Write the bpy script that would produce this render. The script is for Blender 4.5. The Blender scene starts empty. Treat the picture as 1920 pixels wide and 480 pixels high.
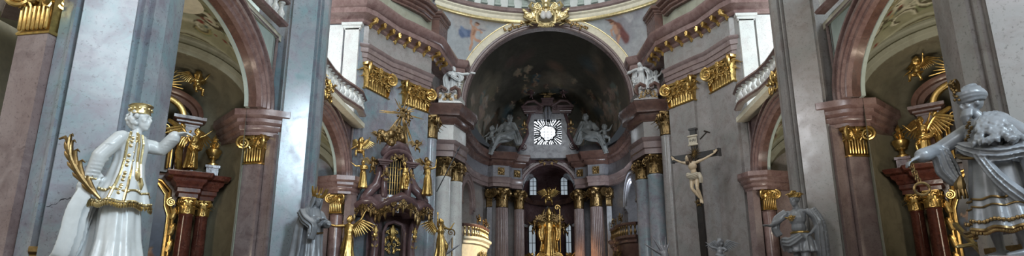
import bpy, math, random
import numpy as np
from mathutils import Vector, Matrix
PI = math.pi
R = math.radians
EYE = 1.6
SC = bpy.context.scene
COL = SC.collection
V = Vector

# ------------------------------------------------------------------ mesh builder
class MB:
    def __init__(s):
        s.v = []; s.f = []
    def add(s, vs, fs):
        b = len(s.v)
        s.v += [tuple(p) for p in vs]
        s.f += [tuple(b + i for i in f) for f in fs]
        return s
    def grid(s, rows, cu=False, cv=False):
        n = len(rows); m = len(rows[0])
        vs = [p for r in rows for p in r]
        fs = []
        for i in range(n if cu else n - 1):
            for j in range(m if cv else m - 1):
                i2 = (i + 1) % n; j2 = (j + 1) % m
                fs.append((i * m + j, i * m + j2, i2 * m + j2, i2 * m + j))
        return s.add(vs, fs)
    def box(s, c, d, M=None):
        vs = []
        for x in (-.5, .5):
            for y in (-.5, .5):
                for z in (-.5, .5):
                    p = V((x * d[0], y * d[1], z * d[2]))
                    if M: p = M @ p
                    vs.append(p + V(c))
        return s.add(vs, [(0, 1, 3, 2), (4, 6, 7, 5), (0, 4, 5, 1), (2, 3, 7, 6), (0, 2, 6, 4), (1, 5, 7, 3)])
    def prism(s, poly, z0, z1):
        n = len(poly)
        vs = [(x, y, z0) for x, y in poly] + [(x, y, z1) for x, y in poly]
        fs = [(i, (i + 1) % n, n + (i + 1) % n, n + i) for i in range(n)]
        fs += [tuple(range(n))[::-1], tuple(range(n, 2 * n))]
        return s.add(vs, fs)
    def sweep(s, path, N, B, prof, closed=False, cap=True):
        rows = []
        for p, n, b in zip(path, N, B):
            rows.append([V(p) + V(n) * a + V(b) * c for a, c in prof])
        base = len(s.v)
        s.grid(rows, cu=closed, cv=True)
        if cap and not closed:
            m = len(prof); k = len(path)
            s.f.append(tuple(base + i for i in range(m))[::-1])
            s.f.append(tuple(base + (k - 1) * m + i for i in range(m)))
        return s
    def plan(s, pts, prof, closed=False, side=1):
        """moulding: profile (offset, z) run round a plan line with mitred corners"""
        n = len(pts); N = []
        for i in range(n):
            a = V(pts[i - 1]) if (i > 0 or closed) else None
            b = V(pts[i]); c = V(pts[(i + 1) % n]) if (i < n - 1 or closed) else None
            d1 = (b - a).normalized() if a is not None else None
            d2 = (c - b).normalized() if c is not None else None
            d1 = d1 if d1 is not None else d2; d2 = d2 if d2 is not None else d1
            n1 = V((d1.y, -d1.x)); n2 = V((d2.y, -d2.x))
            m = (n1 + n2)
            m = m.normalized() if m.length > 1e-6 else n1
            m = m / max(.35, m.dot(n1))
            N.append(V((m.x, m.y, 0)) * side)
        return s.sweep([(p[0], p[1], 0) for p in pts], N, [V((0, 0, 1))] * n, prof, closed)
    def lathe(s, prof, c=(0, 0, 0), n=24, M=None):
        rows = []
        for r, z in prof:
            row = []
            for i in range(n):
                a = 2 * PI * i / n
                p = V((r * math.cos(a), r * math.sin(a), z))
                if M: p = M @ p
                row.append(p + V(c))
            rows.append(row)
        b = len(s.v)
        s.grid(rows, cv=True)
        k = len(prof)
        s.f.append(tuple(b + i for i in range(n))[::-1]); s.f.append(tuple(b + (k - 1) * n + i for i in range(n)))
        return s
    def tube(s, pts, rad, n=8, flat=1.0, ref=None, ends=True):
        pts = [V(p) for p in pts]; k = len(pts)
        rad = rad if isinstance(rad, (list, tuple)) else [rad] * k
        rows = []
        prev = None
        if ends:
            d0 = (pts[0] - pts[1]).normalized(); d1 = (pts[-1] - pts[-2]).normalized()
            pts = [pts[0] + d0 * rad[0] * .85, pts[0] + d0 * rad[0] * .5] + pts + [pts[-1] + d1 * rad[-1] * .5, pts[-1] + d1 * rad[-1] * .85]
            rad = [rad[0] * .35, rad[0] * .8] + list(rad) + [rad[-1] * .8, rad[-1] * .35]
            k += 4
        for i in range(k):
            t = (pts[min(i + 1, k - 1)] - pts[max(i - 1, 0)])
            t = t.normalized() if t.length > 1e-9 else V((0, 0, 1))
            if prev is None:
                u = V(ref) if ref is not None else (V((0, 0, 1)) if abs(t.z) < .9 else V((1, 0, 0)))
            else:
                u = prev
            u = (u - t * u.dot(t))
            u = u.normalized() if u.length > 1e-6 else t.orthogonal().normalized()
            prev = u; w = t.cross(u)
            rows.append([pts[i] + (u * math.cos(2 * PI * j / n) + w * (math.sin(2 * PI * j / n) * flat)) * rad[i] for j in range(n)])
        b = len(s.v)
        s.grid(rows, cv=True)
        s.f.append(tuple(b + i for i in range(n))[::-1]); s.f.append(tuple(b + (k - 1) * n + i for i in range(n)))
        return s
    def ell(s, c, r, M=None, nu=12, nv=8):
        if not isinstance(r, (list, tuple)): r = (r, r, r)
        rows = []
        for i in range(nv + 1):
            th = PI * (i + .02) / (nv + .04)
            row = []
            for j in range(nu):
                a = 2 * PI * j / nu
                p = V((r[0] * math.sin(th) * math.cos(a), r[1] * math.sin(th) * math.sin(a), r[2] * math.cos(th)))
                if M: p = M @ p
                row.append(p + V(c))
            rows.append(row)
        b = len(s.v)
        s.grid(rows, cv=True)
        s.f.append(tuple(b + i for i in range(nu))); s.f.append(tuple(b + nv * nu + i for i in range(nu))[::-1])
        return s
    def leaf(s, base, n, w, h, curl=.3, up=(0, 0, 1), lobes=3, thick=.0):
        """acanthus leaf growing along up and curling out along n"""
        n = V(n).normalized(); up = V(up).normalized(); e = up.cross(n).normalized(); base = V(base)
        rows = []
        K = 9
        for i in range(K):
            t = i / (K - 1)
            wid = w * (.55 + .45 * math.sin(PI * min(1, t * 1.15 + .12))) * (1 - t ** 6 * .85)
            wid *= 1 + .2 * math.sin(t * lobes * 2 * PI)
            out = h * curl * (t ** 2.2) + .012
            zz = h * (math.sin(min(t, 1) * PI * .62) / math.sin(PI * .62 if t > .81 else PI * .62))
            if t > .8: zz = h * (1.0 - (t - .8) * .9) * .98; out += h * curl * (t - .8) * 2.2
            row = []
            for j in range(5):
                q = (j - 2) / 2
                row.append(base + up * zz + n * (out + abs(q) ** 2 * -.12 * w + (.05 * w if j == 2 else 0)) + e * (q * wid * .5))
            rows.append(row)
        return s.grid(rows)
    def spiral(s, c, e, up, r, turns=2.1, rr=.2, hand=1, n=6, flat=1.0, steps=26, a0=PI / 2):
        e = V(e).normalized(); up = V(up).normalized(); c = V(c)
        pts = []; rad = []
        for i in range(steps + 1):
            t = i / steps
            a = a0 + hand * t * turns * 2 * PI
            q = r * (1 - .86 * t ** .8)
            pts.append(c + e * (math.cos(a) * q) + up * (math.sin(a) * q)); rad.append(max(.02 * r, rr * r * (1 - .55 * t)))
        s.tube(pts, rad, n=n)
        s.ell(c, r * .17, nu=6, nv=4)
        return s
    def move(s, M):
        s.v = [tuple(M @ V(p)) for p in s.v]; return s
    def join(s, o):
        return s.add(o.v, o.f)

def mesh_of(mb, name, mat=None, smooth=40):
    me = bpy.data.meshes.new(name)
    me.from_pydata(mb.v, [], mb.f)
    me.validate(verbose=False)
    import bmesh
    bm = bmesh.new(); bm.from_mesh(me)
    bmesh.ops.recalc_face_normals(bm, faces=bm.faces)
    bm.to_mesh(me); bm.free()
    if smooth:
        me.polygons.foreach_set('use_smooth', [True] * len(me.polygons))
        me.set_sharp_from_angle(angle=R(smooth))
    if mat: me.materials.append(mat)
    me.update()
    return me

# ------------------------------------------------------------------ scene objects
def props(o, label=None, cat=None, group=None, kind=None):
    if label: o['label'] = label
    if cat: o['category'] = cat
    if group: o['group'] = group
    if kind: o['kind'] = kind
    return o

def thing(name, label, cat, loc=(0, 0, 0), rotz=0, group=None, kind=None, scale=1, tilt=(0, 0)):
    o = bpy.data.objects.new(name, None); COL.objects.link(o)
    o.empty_display_size = .2
    o.location = loc; o.rotation_euler = (tilt[0], tilt[1], rotz)
    o.scale = (scale, scale, scale) if not isinstance(scale, (tuple, list)) else scale
    props(o, label, cat, group, kind)
    return o

def local(parent, mb):
    """world-space shapes into the frame of the thing (things built this way are not turned)"""
    while parent is not None:
        l = parent.location
        mb.v = [(x - l[0], y - l[1], z - l[2]) for x, y, z in mb.v]
        parent = parent.parent
    return mb

def part(name, mb, mat, parent, label=None, world=True, smooth=40, kind=None):
    if isinstance(mb, MB):
        if world: local(parent, mb)
        me = mesh_of(mb, name, mat, smooth)
    else:
        me = mb
    o = bpy.data.objects.new(name, me); COL.objects.link(o); o.parent = parent
    if label: o['label'] = label
    if kind: o['kind'] = kind
    return o

def struct(name, mb, mat, label, cat, smooth=40):
    me = mesh_of(mb, name, mat, smooth) if isinstance(mb, MB) else mb
    o = bpy.data.objects.new(name, me); COL.objects.link(o)
    return props(o, label, cat, None, 'structure')

def copy_tree(o, parent=None):
    c = o.copy(); COL.objects.link(c)
    if parent is not None: c.parent = parent
    for ch in list(o.children): copy_tree(ch, c)
    return c

def sculpt(mb, name, mat, voxel=.014, smooth=2, fac=.5, decim=None):
    """one continuous carved skin over overlapping volumes"""
    me = bpy.data.meshes.new('raw'); me.from_pydata(mb.v, [], mb.f)
    o = bpy.data.objects.new('raw', me); COL.objects.link(o)
    m = o.modifiers.new('r', 'REMESH'); m.mode = 'VOXEL'; m.voxel_size = voxel; m.use_smooth_shade = True
    if smooth:
        m = o.modifiers.new('s', 'SMOOTH'); m.factor = fac; m.iterations = smooth
    if decim:
        m = o.modifiers.new('d', 'DECIMATE'); m.ratio = decim
    dg = bpy.context.evaluated_depsgraph_get()
    out = bpy.data.meshes.new_from_object(o.evaluated_get(dg))
    out.name = name
    bpy.data.objects.remove(o); bpy.data.meshes.remove(me)
    out.materials.clear(); out.materials.append(mat)
    out.polygons.foreach_set('use_smooth', [True] * len(out.polygons))
    return out

# ------------------------------------------------------------------ materials
def nt_new(name):
    m = bpy.data.materials.new(name); m.use_nodes = True
    nt = m.node_tree
    return m, nt, nt.nodes['Principled BSDF']

def nz(nt, vec, scale, detail=5, rough=.55, dist=0.0):
    n = nt.nodes.new('ShaderNodeTexNoise'); n.inputs['Scale'].default_value = scale
    n.inputs['Detail'].default_value = detail; n.inputs['Roughness'].default_value = rough; n.inputs['Distortion'].default_value = dist
    nt.links.new(vec, n.inputs['Vector']); return n.outputs['Fac']

def ramp(nt, fac, stops):
    n = nt.nodes.new('ShaderNodeValToRGB'); cr = n.color_ramp
    while len(cr.elements) < len(stops): cr.elements.new(.5)
    for e, (p, c) in zip(cr.elements, stops):
        e.position = p; e.color = (*c, 1) if len(c) == 3 else c
    nt.links.new(fac, n.inputs['Fac']); return n.outputs['Color']

def mixc(nt, fac, a, b, mode='MIX'):
    n = nt.nodes.new('ShaderNodeMix'); n.data_type = 'RGBA'; n.blend_type = mode
    for k, x in ((0, fac), (6, a), (7, b)):
        if isinstance(x, (int, float)): n.inputs[k].default_value = x
        elif isinstance(x, tuple): n.inputs[k].default_value = (*x, 1)
        else: nt.links.new(x, n.inputs[k])
    return n.outputs[2]

def coords(nt, world=True):
    if world: return nt.nodes.new('ShaderNodeNewGeometry').outputs['Position']
    return nt.nodes.new('ShaderNodeTexCoord').outputs['Object']

def bump(nt, bs, h, strength, dist=.02):
    b = nt.nodes.new('ShaderNodeBump'); b.inputs['Strength'].default_value = strength; b.inputs['Distance'].default_value = dist
    nt.links.new(h, b.inputs['Height']); nt.links.new(b.outputs['Normal'], bs.inputs['Normal'])

def mm(nt, a, b):
    n = nt.nodes.new('ShaderNodeMath'); n.operation = 'MULTIPLY'; nt.links.new(a, n.inputs[0]); nt.links.new(b, n.inputs[1]); return n.outputs[0]
def marble(name, base, cloud, dark, vein=None, scale=1.0, rough=.17, fleck=.5, coat=0):
    m, nt, bs = nt_new(name)
    p = coords(nt)
    n1 = nz(nt, p, .55 * scale, 6, .6, 1.2)
    c = ramp(nt, n1, [(.36, base), (.52, tuple((a + b) / 2 for a, b in zip(base, cloud))), (.68, cloud)])
    n2 = nz(nt, p, 2.6 * scale, 8, .65, .6)
    c = mixc(nt, ramp(nt, n2, [(.46, (0, 0, 0)), (.68, (.8,) * 3)]), c, dark)
    n3 = nz(nt, p, 22 * scale, 4, .7)
    c = mixc(nt, ramp(nt, n3, [(.57, (0, 0, 0)), (.68, (fleck * 1.3,) * 3)]), c, tuple(x * .45 for x in dark))
    if vein:
        n4 = nz(nt, p, .8 * scale, 7, .55, 2.2)
        c = mixc(nt, ramp(nt, n4, [(.490, (0, 0, 0)), (.5, (.5,) * 3), (.510, (0, 0, 0))]), c, vein) if False else mixc(nt, mm(nt, ramp(nt, n4, [(.490, (0, 0, 0)), (.5, (.7,) * 3), (.510, (0, 0, 0))]), ramp(nt, nz(nt, p, .45 * scale, 2), [(.56, (0, 0, 0)), (.66, (1,) * 3)])), c, vein)
    nt.links.new(c, bs.inputs['Base Color'])
    r = ramp(nt, n2, [(.3, (rough * .75,) * 3), (.7, (rough * 1.5,) * 3)])
    nt.links.new(r, bs.inputs['Roughness'])
    bump(nt, bs, n1, .06, .05)
    bs.inputs['Specular IOR Level'].default_value = .5
    return m

def plain(name, col, rough=.5, metal=0.0, var=.25, scale=6, bmp=.0, emis=None, spec=.5):
    m, nt, bs = nt_new(name)
    p = coords(nt, False)
    n = nz(nt, p, scale, 6, .6, .3)
    c = ramp(nt, n, [(.3, tuple(x * (1 - var) for x in col)), (.7, tuple(min(1, x * (1 + var)) for x in col))])
    nt.links.new(c, bs.inputs['Base Color'])
    bs.inputs['Roughness'].default_value = rough; bs.inputs['Metallic'].default_value = metal
    bs.inputs['Specular IOR Level'].default_value = spec
    if bmp: bump(nt, bs, nz(nt, p, scale * 3, 5), bmp, .01)
    if emis:
        bs.inputs['Emission Color'].default_value = (*emis[0], 1); bs.inputs['Emission Strength'].default_value = emis[1]
    return m

def painted(name, attr='paint', rough=.75, tint=(1, 1, 1)):
    """fresco: the painted picture lies in a colour layer of the plaster, broken up by noise"""
    m, nt, bs = nt_new(name)
    a = nt.nodes.new('ShaderNodeVertexColor'); a.layer_name = attr
    p = coords(nt)
    n = nz(nt, p, 3.5, 7, .65, .4)
    c = mixc(nt, 1.0, a.outputs['Color'], ramp(nt, n, [(.3, (.78,) * 3), (.7, (1.12, 1.12, 1.1))]), 'MULTIPLY')
    nt.links.new(c, bs.inputs['Base Color']); bs.inputs['Roughness'].default_value = rough
    bs.inputs['Specular IOR Level'].default_value = .25
    return m

M = {}
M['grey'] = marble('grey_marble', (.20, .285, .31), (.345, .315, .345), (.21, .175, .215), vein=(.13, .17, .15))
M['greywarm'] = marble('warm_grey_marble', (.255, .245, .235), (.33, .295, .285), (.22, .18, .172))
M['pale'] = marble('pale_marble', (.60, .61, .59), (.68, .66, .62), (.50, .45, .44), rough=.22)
M['pink'] = marble('pink_marble', (.20, .12, .11), (.275, .185, .172), (.12, .062, .058), scale=1.6, rough=.2)
M['rose'] = marble('pale_rose_marble', (.22, .155, .147), (.28, .215, .205), (.14, .09, .088), scale=1.4, rough=.22)
M['mauve'] = marble('mauve_marble', (.115, .065, .066), (.17, .11, .112), (.09, .045, .05), scale=3, rough=.18)
M['red'] = marble('dark_red_marble', (.075, .022, .016), (.12, .042, .028), (.03, .01, .008), vein=(.25, .14, .11), scale=4, rough=.14)
M['brown'] = marble('brown_red_marble', (.12, .062, .05), (.18, .105, .086), (.06, .032, .027), scale=1.8, rough=.24)
M['lav'] = marble('lavender_grey_marble', (.20, .20, .22), (.26, .255, .275), (.13, .12, .14), scale=1.5, rough=.3)
M['olive'] = marble('olive_plaster', (.30, .30, .235), (.36, .355, .28), (.25, .24, .18), scale=.9, rough=.6, fleck=.15)
M['niche'] = marble('shaded_olive_plaster', (.17, .155, .105), (.22, .20, .14), (.13, .11, .075), scale=.9, rough=.6, fleck=.1)  # olive plaster with the shade inside the altar niches darkened into its colour
M['green'] = marble('sea_green_plaster', (.36, .42, .38), (.42, .47, .43), (.32, .36, .33), rough=.55, fleck=.15)
M['cream'] = plain('cream_plaster', (.70, .64, .50), .6, var=.12)
M['white'] = plain('white_plaster', (.62, .64, .62), .6, var=.08)
M['statue'] = plain('white_stucco', (.58, .59, .59), .26, var=.14, scale=4)
M['statuegrey'] = plain('grey_stucco', (.21, .215, .232), .3, var=.3, scale=4)
M['stonegrey'] = plain('dusty_grey_stone', (.21, .22, .22), .4, var=.35, scale=4)
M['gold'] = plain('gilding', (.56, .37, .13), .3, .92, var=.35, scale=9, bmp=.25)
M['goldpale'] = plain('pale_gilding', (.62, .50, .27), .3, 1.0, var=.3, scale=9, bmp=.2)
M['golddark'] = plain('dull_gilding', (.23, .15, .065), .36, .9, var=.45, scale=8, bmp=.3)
M['wood'] = plain('black_wood', (.018, .013, .011), .35, var=.4)
M['skin'] = plain('painted_wood_skin', (.52, .40, .27), .4, var=.2, scale=8)
M['cloth'] = plain('painted_wood_cloth', (.48, .42, .33), .5, var=.2)
M['hair'] = plain('dark_painted_hair', (.05, .032, .02), .5)
M['iron'] = plain('dark_iron', (.05, .05, .055), .45, .6)
M['glow'] = plain('daylight_glass', (.8, .85, .9), .3, emis=((.86, .93, 1.0), 2.6), var=.02)
M['glowdim'] = plain('dim_daylight_glass', (.3, .36, .4), .3, emis=((.62, .74, .85), .32), var=.02)
M['floor'] = marble('floor_stone', (.22, .2, .18), (.28, .25, .23), (.14, .12, .11), rough=.35)
M['oil'] = painted('oil_painting', rough=.28)
M['fresco'] = painted('fresco')
M['red'].node_tree.nodes['Principled BSDF'].inputs['Specular IOR Level'].default_value = .22
# ------------------------------------------------------------------ ornament
def cap_flat(w, d, h, seed=0, small=False):
    """composite pilaster capital: base at z 0, front towards -Y, centred on x, depth d behind the front"""
    rnd = random.Random(seed); g = MB()
    g.plan([(-w / 2, d), (-w / 2, 0), (w / 2, 0), (w / 2, d)], [(-.02, 0), (.03 * w, 0), (.05 * w, .03 * h), (.02 * w, .07 * h), (0.0, .09 * h), (.0, .6 * h), (.04 * w, .78 * h), (-.02, .8 * h)])
    n = 5 if w > .6 else 4
    if not small:
        for row, (hh, off) in enumerate(((.42, 0), (.66, .5))):
            for i in range(n - row):
                x = -w / 2 + w * (i + .5 + off) / n
                g.leaf((x, -.01, .08 * h), (0, -1, 0), w / n * 1.15, hh * h, .42)
            for sx in (-1, 1):
                for i in range(2):
                    g.leaf((sx * w / 2, d * (.25 + .5 * i), .08 * h), (sx, 0, 0), w / n, hh * h, .42)
        g.join(flourish(w * 1.02, h * .55, seed + 3, 9, .05 * h).move(Matrix.Translation((0, -.09 * h, .52 * h))))
        for i in range(40):
            g.ell((rnd.uniform(-.5, .5) * w, -rnd.uniform(.02, .12) * h, rnd.uniform(.45, .8) * h), rnd.uniform(.02, .045) * h, nu=6, nv=4)
    else:
        for i in range(n * 2 - 1):                                   # fluted drum
            x = -w / 2 + w * (i + .5) / (n * 2 - 1)
            g.tube([(x, -.035, .1 * h), (x, -.045, .54 * h)], w / (n * 5.0), n=8)
        for i in range(n):
            g.ell((-w / 2 + w * (i + .5) / n, -.03, .66 * h), (w * .07, .04, .05 * h), nu=8, nv=5)
    vr = .25 * h if not small else .24 * h
    for sx in (-1, 1):
        e = V((sx * .85, -.5, 0))
        g.spiral((sx * (w / 2 - .02 * w), -.16 * h, .74 * h), e, (0, 0, 1), vr, hand=-1, rr=.26, n=7)
        g.spiral((sx * (w / 2 + .03 * w), d * .6, .74 * h), V((sx * .5, .8, 0)), (0, 0, 1), vr, hand=-1, rr=.26)
        g.spiral((sx * w * .16, -.10 * h, .76 * h), (-sx, 0, 0), (0, 0, 1), vr * .62, hand=-1, rr=.26)
        g.tube([(sx * w * .1, -.03 * h, .45 * h), (sx * w * .2, -.09 * h, .62 * h), (sx * w * .36, -.12 * h, .86 * h), (sx * w * .48, -.14 * h, .92 * h)], [.03 * h, .035 * h, .04 * h, .03 * h], n=6)
        g.leaf((sx * w * .43, -.12 * h, .5 * h), (sx * .5, -.8, 0), .16 * h, .26 * h, .5)
    g.plan([(-w / 2, d), (-w / 2, 0), (-w * .2, .04 * h), (w * .2, .04 * h), (w / 2, 0), (w / 2, d)], [(-.05, .86 * h), (.06 * h, .87 * h), (.12 * h, .91 * h), (.13 * h, .96 * h), (.13 * h, h), (-.05, h)])
    g.ell((0, -.13 * h, .9 * h), (.09 * h, .05 * h, .1 * h), nu=8, nv=6)
    for i in range(6):
        a = i * PI / 3
        g.ell((.08 * h * math.cos(a), -.15 * h, .9 * h + .08 * h * math.sin(a)), .04 * h, nu=6, nv=4)
    return g

def cap_round(r, h, seed=0):
    g = MB()
    g.lathe([(r, 0), (r * 1.1, .02 * h), (r * 1.1, .06 * h), (r, .08 * h), (r * .98, .5 * h), (r * 1.2, .82 * h), (r * .5, .83 * h)], n=20)
    for row, (hh, o) in enumerate(((.4, 0), (.64, .5))):
        for i in range(8):
            a = 2 * PI * (i + o) / 8
            g.leaf((r * math.cos(a), r * math.sin(a), .07 * h), (math.cos(a), math.sin(a), 0), r * .75, hh * h, .42)
    for i in range(4):
        a = PI / 4 + i * PI / 2; e = V((math.cos(a), math.sin(a), 0))
        for k in (-.16, .16):
            t = V((-e.y, e.x, 0)) * k * r
            g.spiral(e * (r * 1.18) + t + V((0, 0, .74 * h)), e, (0, 0, 1), .19 * h, hand=-1, rr=.24)
        b = i * PI / 2; f = V((math.cos(b), math.sin(b), 0))
        g.ell(f * r * 1.12 + V((0, 0, .9 * h)), .1 * h, nu=7, nv=5)
        t = V((-f.y, f.x, 0))
        for k in (-1, 1):
            g.spiral(f * r * 1.1 + t * (k * r * .38) + V((0, 0, .73 * h)), t * -k, (0, 0, 1), .12 * h, hand=-1, rr=.26)
    q = r * 1.42; pts = []
    for i in range(4):
        a = PI / 4 + i * PI / 2; b = a + PI / 4
        pts += [(q * math.cos(a - .07), q * math.sin(a - .07)), (q * math.cos(a + .07), q * math.sin(a + .07)), (r * 1.12 * math.cos(b), r * 1.12 * math.sin(b))]
    g.plan(pts[::-1], [(-.4 * r, .86 * h), (-.02 * r, .87 * h), (.06 * r, .92 * h), (.06 * r, h), (-.4 * r, h)], closed=True, side=-1)
    return g

def flourish(w, h, seed, n=9, d=.1, sym=True):
    """rocaille: mirrored C-scrolls, leaves and shells in the x-z plane, front -Y, centred"""
    rnd = random.Random(seed); g = MB()
    for i in range(n):
        x = rnd.uniform(.06, .46) * w; z = rnd.uniform(-.42, .42) * h * (1 - .5 * x / (w * .5)); s = rnd.uniform(.09, .2) * min(w, h); hd = rnd.choice((-1, 1)); a0 = rnd.uniform(0, 6.28)
        y = -rnd.uniform(0, d)
        lf = rnd.random() < .6; an = rnd.uniform(0, 6.28)
        for sx in ((-1, 1) if sym else (rnd.choice((-1, 1)),)):
            g.spiral((sx * x, y, z), (sx, 0, 0), (0, 0, 1), s, turns=1.3, hand=hd, rr=.24, a0=a0, steps=16)
            if lf:
                g.leaf((sx * x, y, z), (0, -1, 0), s * 1.1, s * 2.1, .3, up=V((sx * math.cos(an), 0, math.sin(an))))
    for k in range(5):
        a = PI * (k + .5) / 5
        g.tube([(0, -d, 0), (.1 * w * math.cos(a), -d * 1.3, .22 * h * math.sin(a)), (.16 * w * math.cos(a), -d, .4 * h * math.sin(a))], [.02 * h, .04 * h, .05 * h], n=6)
    g.ell((0, -d, 0), (.07 * w, d * .6, .09 * h), nu=8, nv=6)
    return g

def frame_M(o, d, n):
    """local x along d (plan), -Y towards n, z up, origin o"""
    d = V((d[0], d[1], 0)).normalized(); n = V((n[0], n[1], 0)).normalized()
    return Matrix(((d.x, -n.x, 0, o[0]), (d.y, -n.y, 0, o[1]), (0, 0, 1, o[2]), (0, 0, 0, 1)))

def urn(h=1.0):
    g = MB(); r = h * .2
    g.lathe([(r * .9, 0), (r * .9, .06 * h), (r * .45, .1 * h), (r * .35, .2 * h), (r * .8, .28 * h), (r * 1.15, .42 * h), (r * 1.2, .5 * h), (r * .8, .56 * h), (r * .5, .62 * h), (r * .75, .68 * h), (r * .6, .74 * h), (r * .25, .8 * h)], n=16)
    for i in range(8):
        a = i * PI / 4
        g.leaf((r * .7 * math.cos(a), r * .7 * math.sin(a), .24 * h), (math.cos(a), math.sin(a), 0), r * .6, .24 * h, .35)
        g.tube([(r * .5 * math.cos(a), r * .5 * math.sin(a), .6 * h), (r * .7 * math.cos(a), r * .7 * math.sin(a), .7 * h), (r * .2 * math.cos(a), r * .2 * math.sin(a), .8 * h)], r * .1, n=5)
    for i in range(5):
        a = i * 1.3
        g.tube([(0, 0, .78 * h), (r * .35 * math.cos(a), r * .35 * math.sin(a), .87 * h), (r * .1 * math.cos(a + 1), r * .1 * math.sin(a + 1), (.95 + .05 * (i % 2)) * h)], [r * .25, r * .22, r * .05], n=6)
    return g

def baluster_mb(h, r):
    return MB().lathe([(r, 0), (r, .06 * h), (r * .6, .1 * h), (r * .75, .2 * h), (r * 1.05, .34 * h), (r * .8, .48 * h), (r * .45, .62 * h), (r * .5, .74 * h), (r * .8, .8 * h), (r * .5, .86 * h), (r, .92 * h), (r, h)], n=12)

def fbm(x, y, seed, octv=5, per=1.0):
    rs = np.random.RandomState(seed); out = np.zeros_like(x); amp = 1; tot = 0
    for o in range(octv):
        f = per * 2 ** o; T = rs.rand(64, 64)
        xx = x * f + rs.rand() * 50; yy = y * f + rs.rand() * 50
        xi = np.floor(xx).astype(int); yi = np.floor(yy).astype(int); fx = xx - xi; fy = yy - yi
        fx = fx * fx * (3 - 2 * fx); fy = fy * fy * (3 - 2 * fy)
        a = T[xi % 64, yi % 64]; b = T[(xi + 1) % 64, yi % 64]; c = T[xi % 64, (yi + 1) % 64]; d = T[(xi + 1) % 64, (yi + 1) % 64]
        out += amp * ((a * (1 - fx) + b * fx) * (1 - fy) + (c * (1 - fx) + d * fx) * fy); tot += amp; amp *= .55
    return out / tot

class Paint:
    """a painted picture on a u,v grid (u across, v along), colours linear"""
    def __init__(s, nu, nv, su, sv, base):
        u = np.linspace(0, su, nu); v = np.linspace(0, sv, nv)
        s.v, s.u = np.meshgrid(v, u)          # index [iu, iv]
        s.c = np.zeros((nu, nv, 3)) + np.array(base)
        s.wu = (fbm(s.u, s.v, 91, 4, 1.5) - .5); s.wv = (fbm(s.u, s.v, 92, 4, 1.5) - .5)
    def clouds(s, col, seed, per, lo=.45, hi=.65, k=1.0):
        n = fbm(s.u, s.v, seed, 6, per); m = np.clip((n - lo) / (hi - lo), 0, 1)[..., None] * k
        s.c = s.c * (1 - m) + np.array(col) * m
    def blob(s, u, v, ru, rv, col, rot=0, warp=.3, soft=.35, k=1.0):
        w = warp * min(ru, rv) * 2
        x = s.u + s.wu * w - u; y = s.v + s.wv * w - v
        c, q = math.cos(rot), math.sin(rot)
        x, y = x * c + y * q, -x * q + y * c
        d = np.sqrt((x / ru) ** 2 + (y / rv) ** 2)
        m = (np.clip((1 + soft - d) / (2 * soft), 0, 1) * k)[..., None]
        s.c = s.c * (1 - m) + np.array(col) * m
    def stroke(s, pts, w, col, warp=.0, k=1.0):
        dmin = np.full(s.u.shape, 1e9)
        x = s.u + s.wu * warp; y = s.v + s.wv * warp
        for i, (a, b) in enumerate(zip(pts[:-1], pts[1:])):
            dx, dy = b[0] - a[0], b[1] - a[1]; L = dx * dx + dy * dy + 1e-12
            t = np.clip(((x - a[0]) * dx + (y - a[1]) * dy) / L, 0, 1)
            dmin = np.minimum(dmin, np.hypot(x - a[0] - t * dx, y - a[1] - t * dy))
        m = (np.clip((w - dmin) / (w * .45), 0, 1) * k)[..., None]
        s.c = s.c * (1 - m) + np.array(col) * m
    def figure(s, u, v, h, skin, robe, rnd, lean=0):
        """a loosely painted seated or floating figure: drapery, trunk, limbs, head"""
        sx = rnd.choice((-1, 1))
        s.blob(u + sx * .12 * h, v - .22 * h, .34 * h, .2 * h, robe, rnd.uniform(-.6, .6), .5)
        s.blob(u, v + .05 * h, .15 * h, .24 * h, tuple(.6 * a + .4 * b for a, b in zip(skin, robe)), lean, .3)
        s.stroke([(u, v + .18 * h), (u + sx * .22 * h, v + .1 * h), (u + sx * .3 * h, v + rnd.uniform(-.05, .35) * h)], .05 * h, skin)
        s.stroke([(u, v - .15 * h), (u + sx * .22 * h, v - .25 * h), (u + sx * .16 * h, v - .5 * h)], .065 * h, skin)
        s.blob(u - sx * .14 * h, v - .1 * h, .13 * h, .22 * h, tuple(x * .8 for x in robe), .5, .5)
        s.blob(u + .03 * h, v + .36 * h, .075 * h, .09 * h, skin, 0, .1)
        s.blob(u + .03 * h - sx * .02 * h, v + .42 * h, .08 * h, .05 * h, tuple(x * .4 for x in skin), 0, .1)

def surface_mesh(name, P, paint, mat):
    """P[iu][iv] points, paint.c colours -> mesh with the colour layer"""
    nu, nv = len(P), len(P[0])
    mb = MB().grid(P)
    me = bpy.data.meshes.new(name); me.from_pydata(mb.v, [], mb.f)
    at = me.color_attributes.new('paint', 'FLOAT_COLOR', 'POINT')
    col = np.concatenate([np.clip(paint.c.reshape(-1, 3), 0, 1), np.ones((nu * nv, 1))], axis=1).astype(np.float32)
    at.data.foreach_set('color', col.ravel())
    me.polygons.foreach_set('use_smooth', [True] * len(me.polygons))
    me.materials.append(mat); me.update()
    return me
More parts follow.
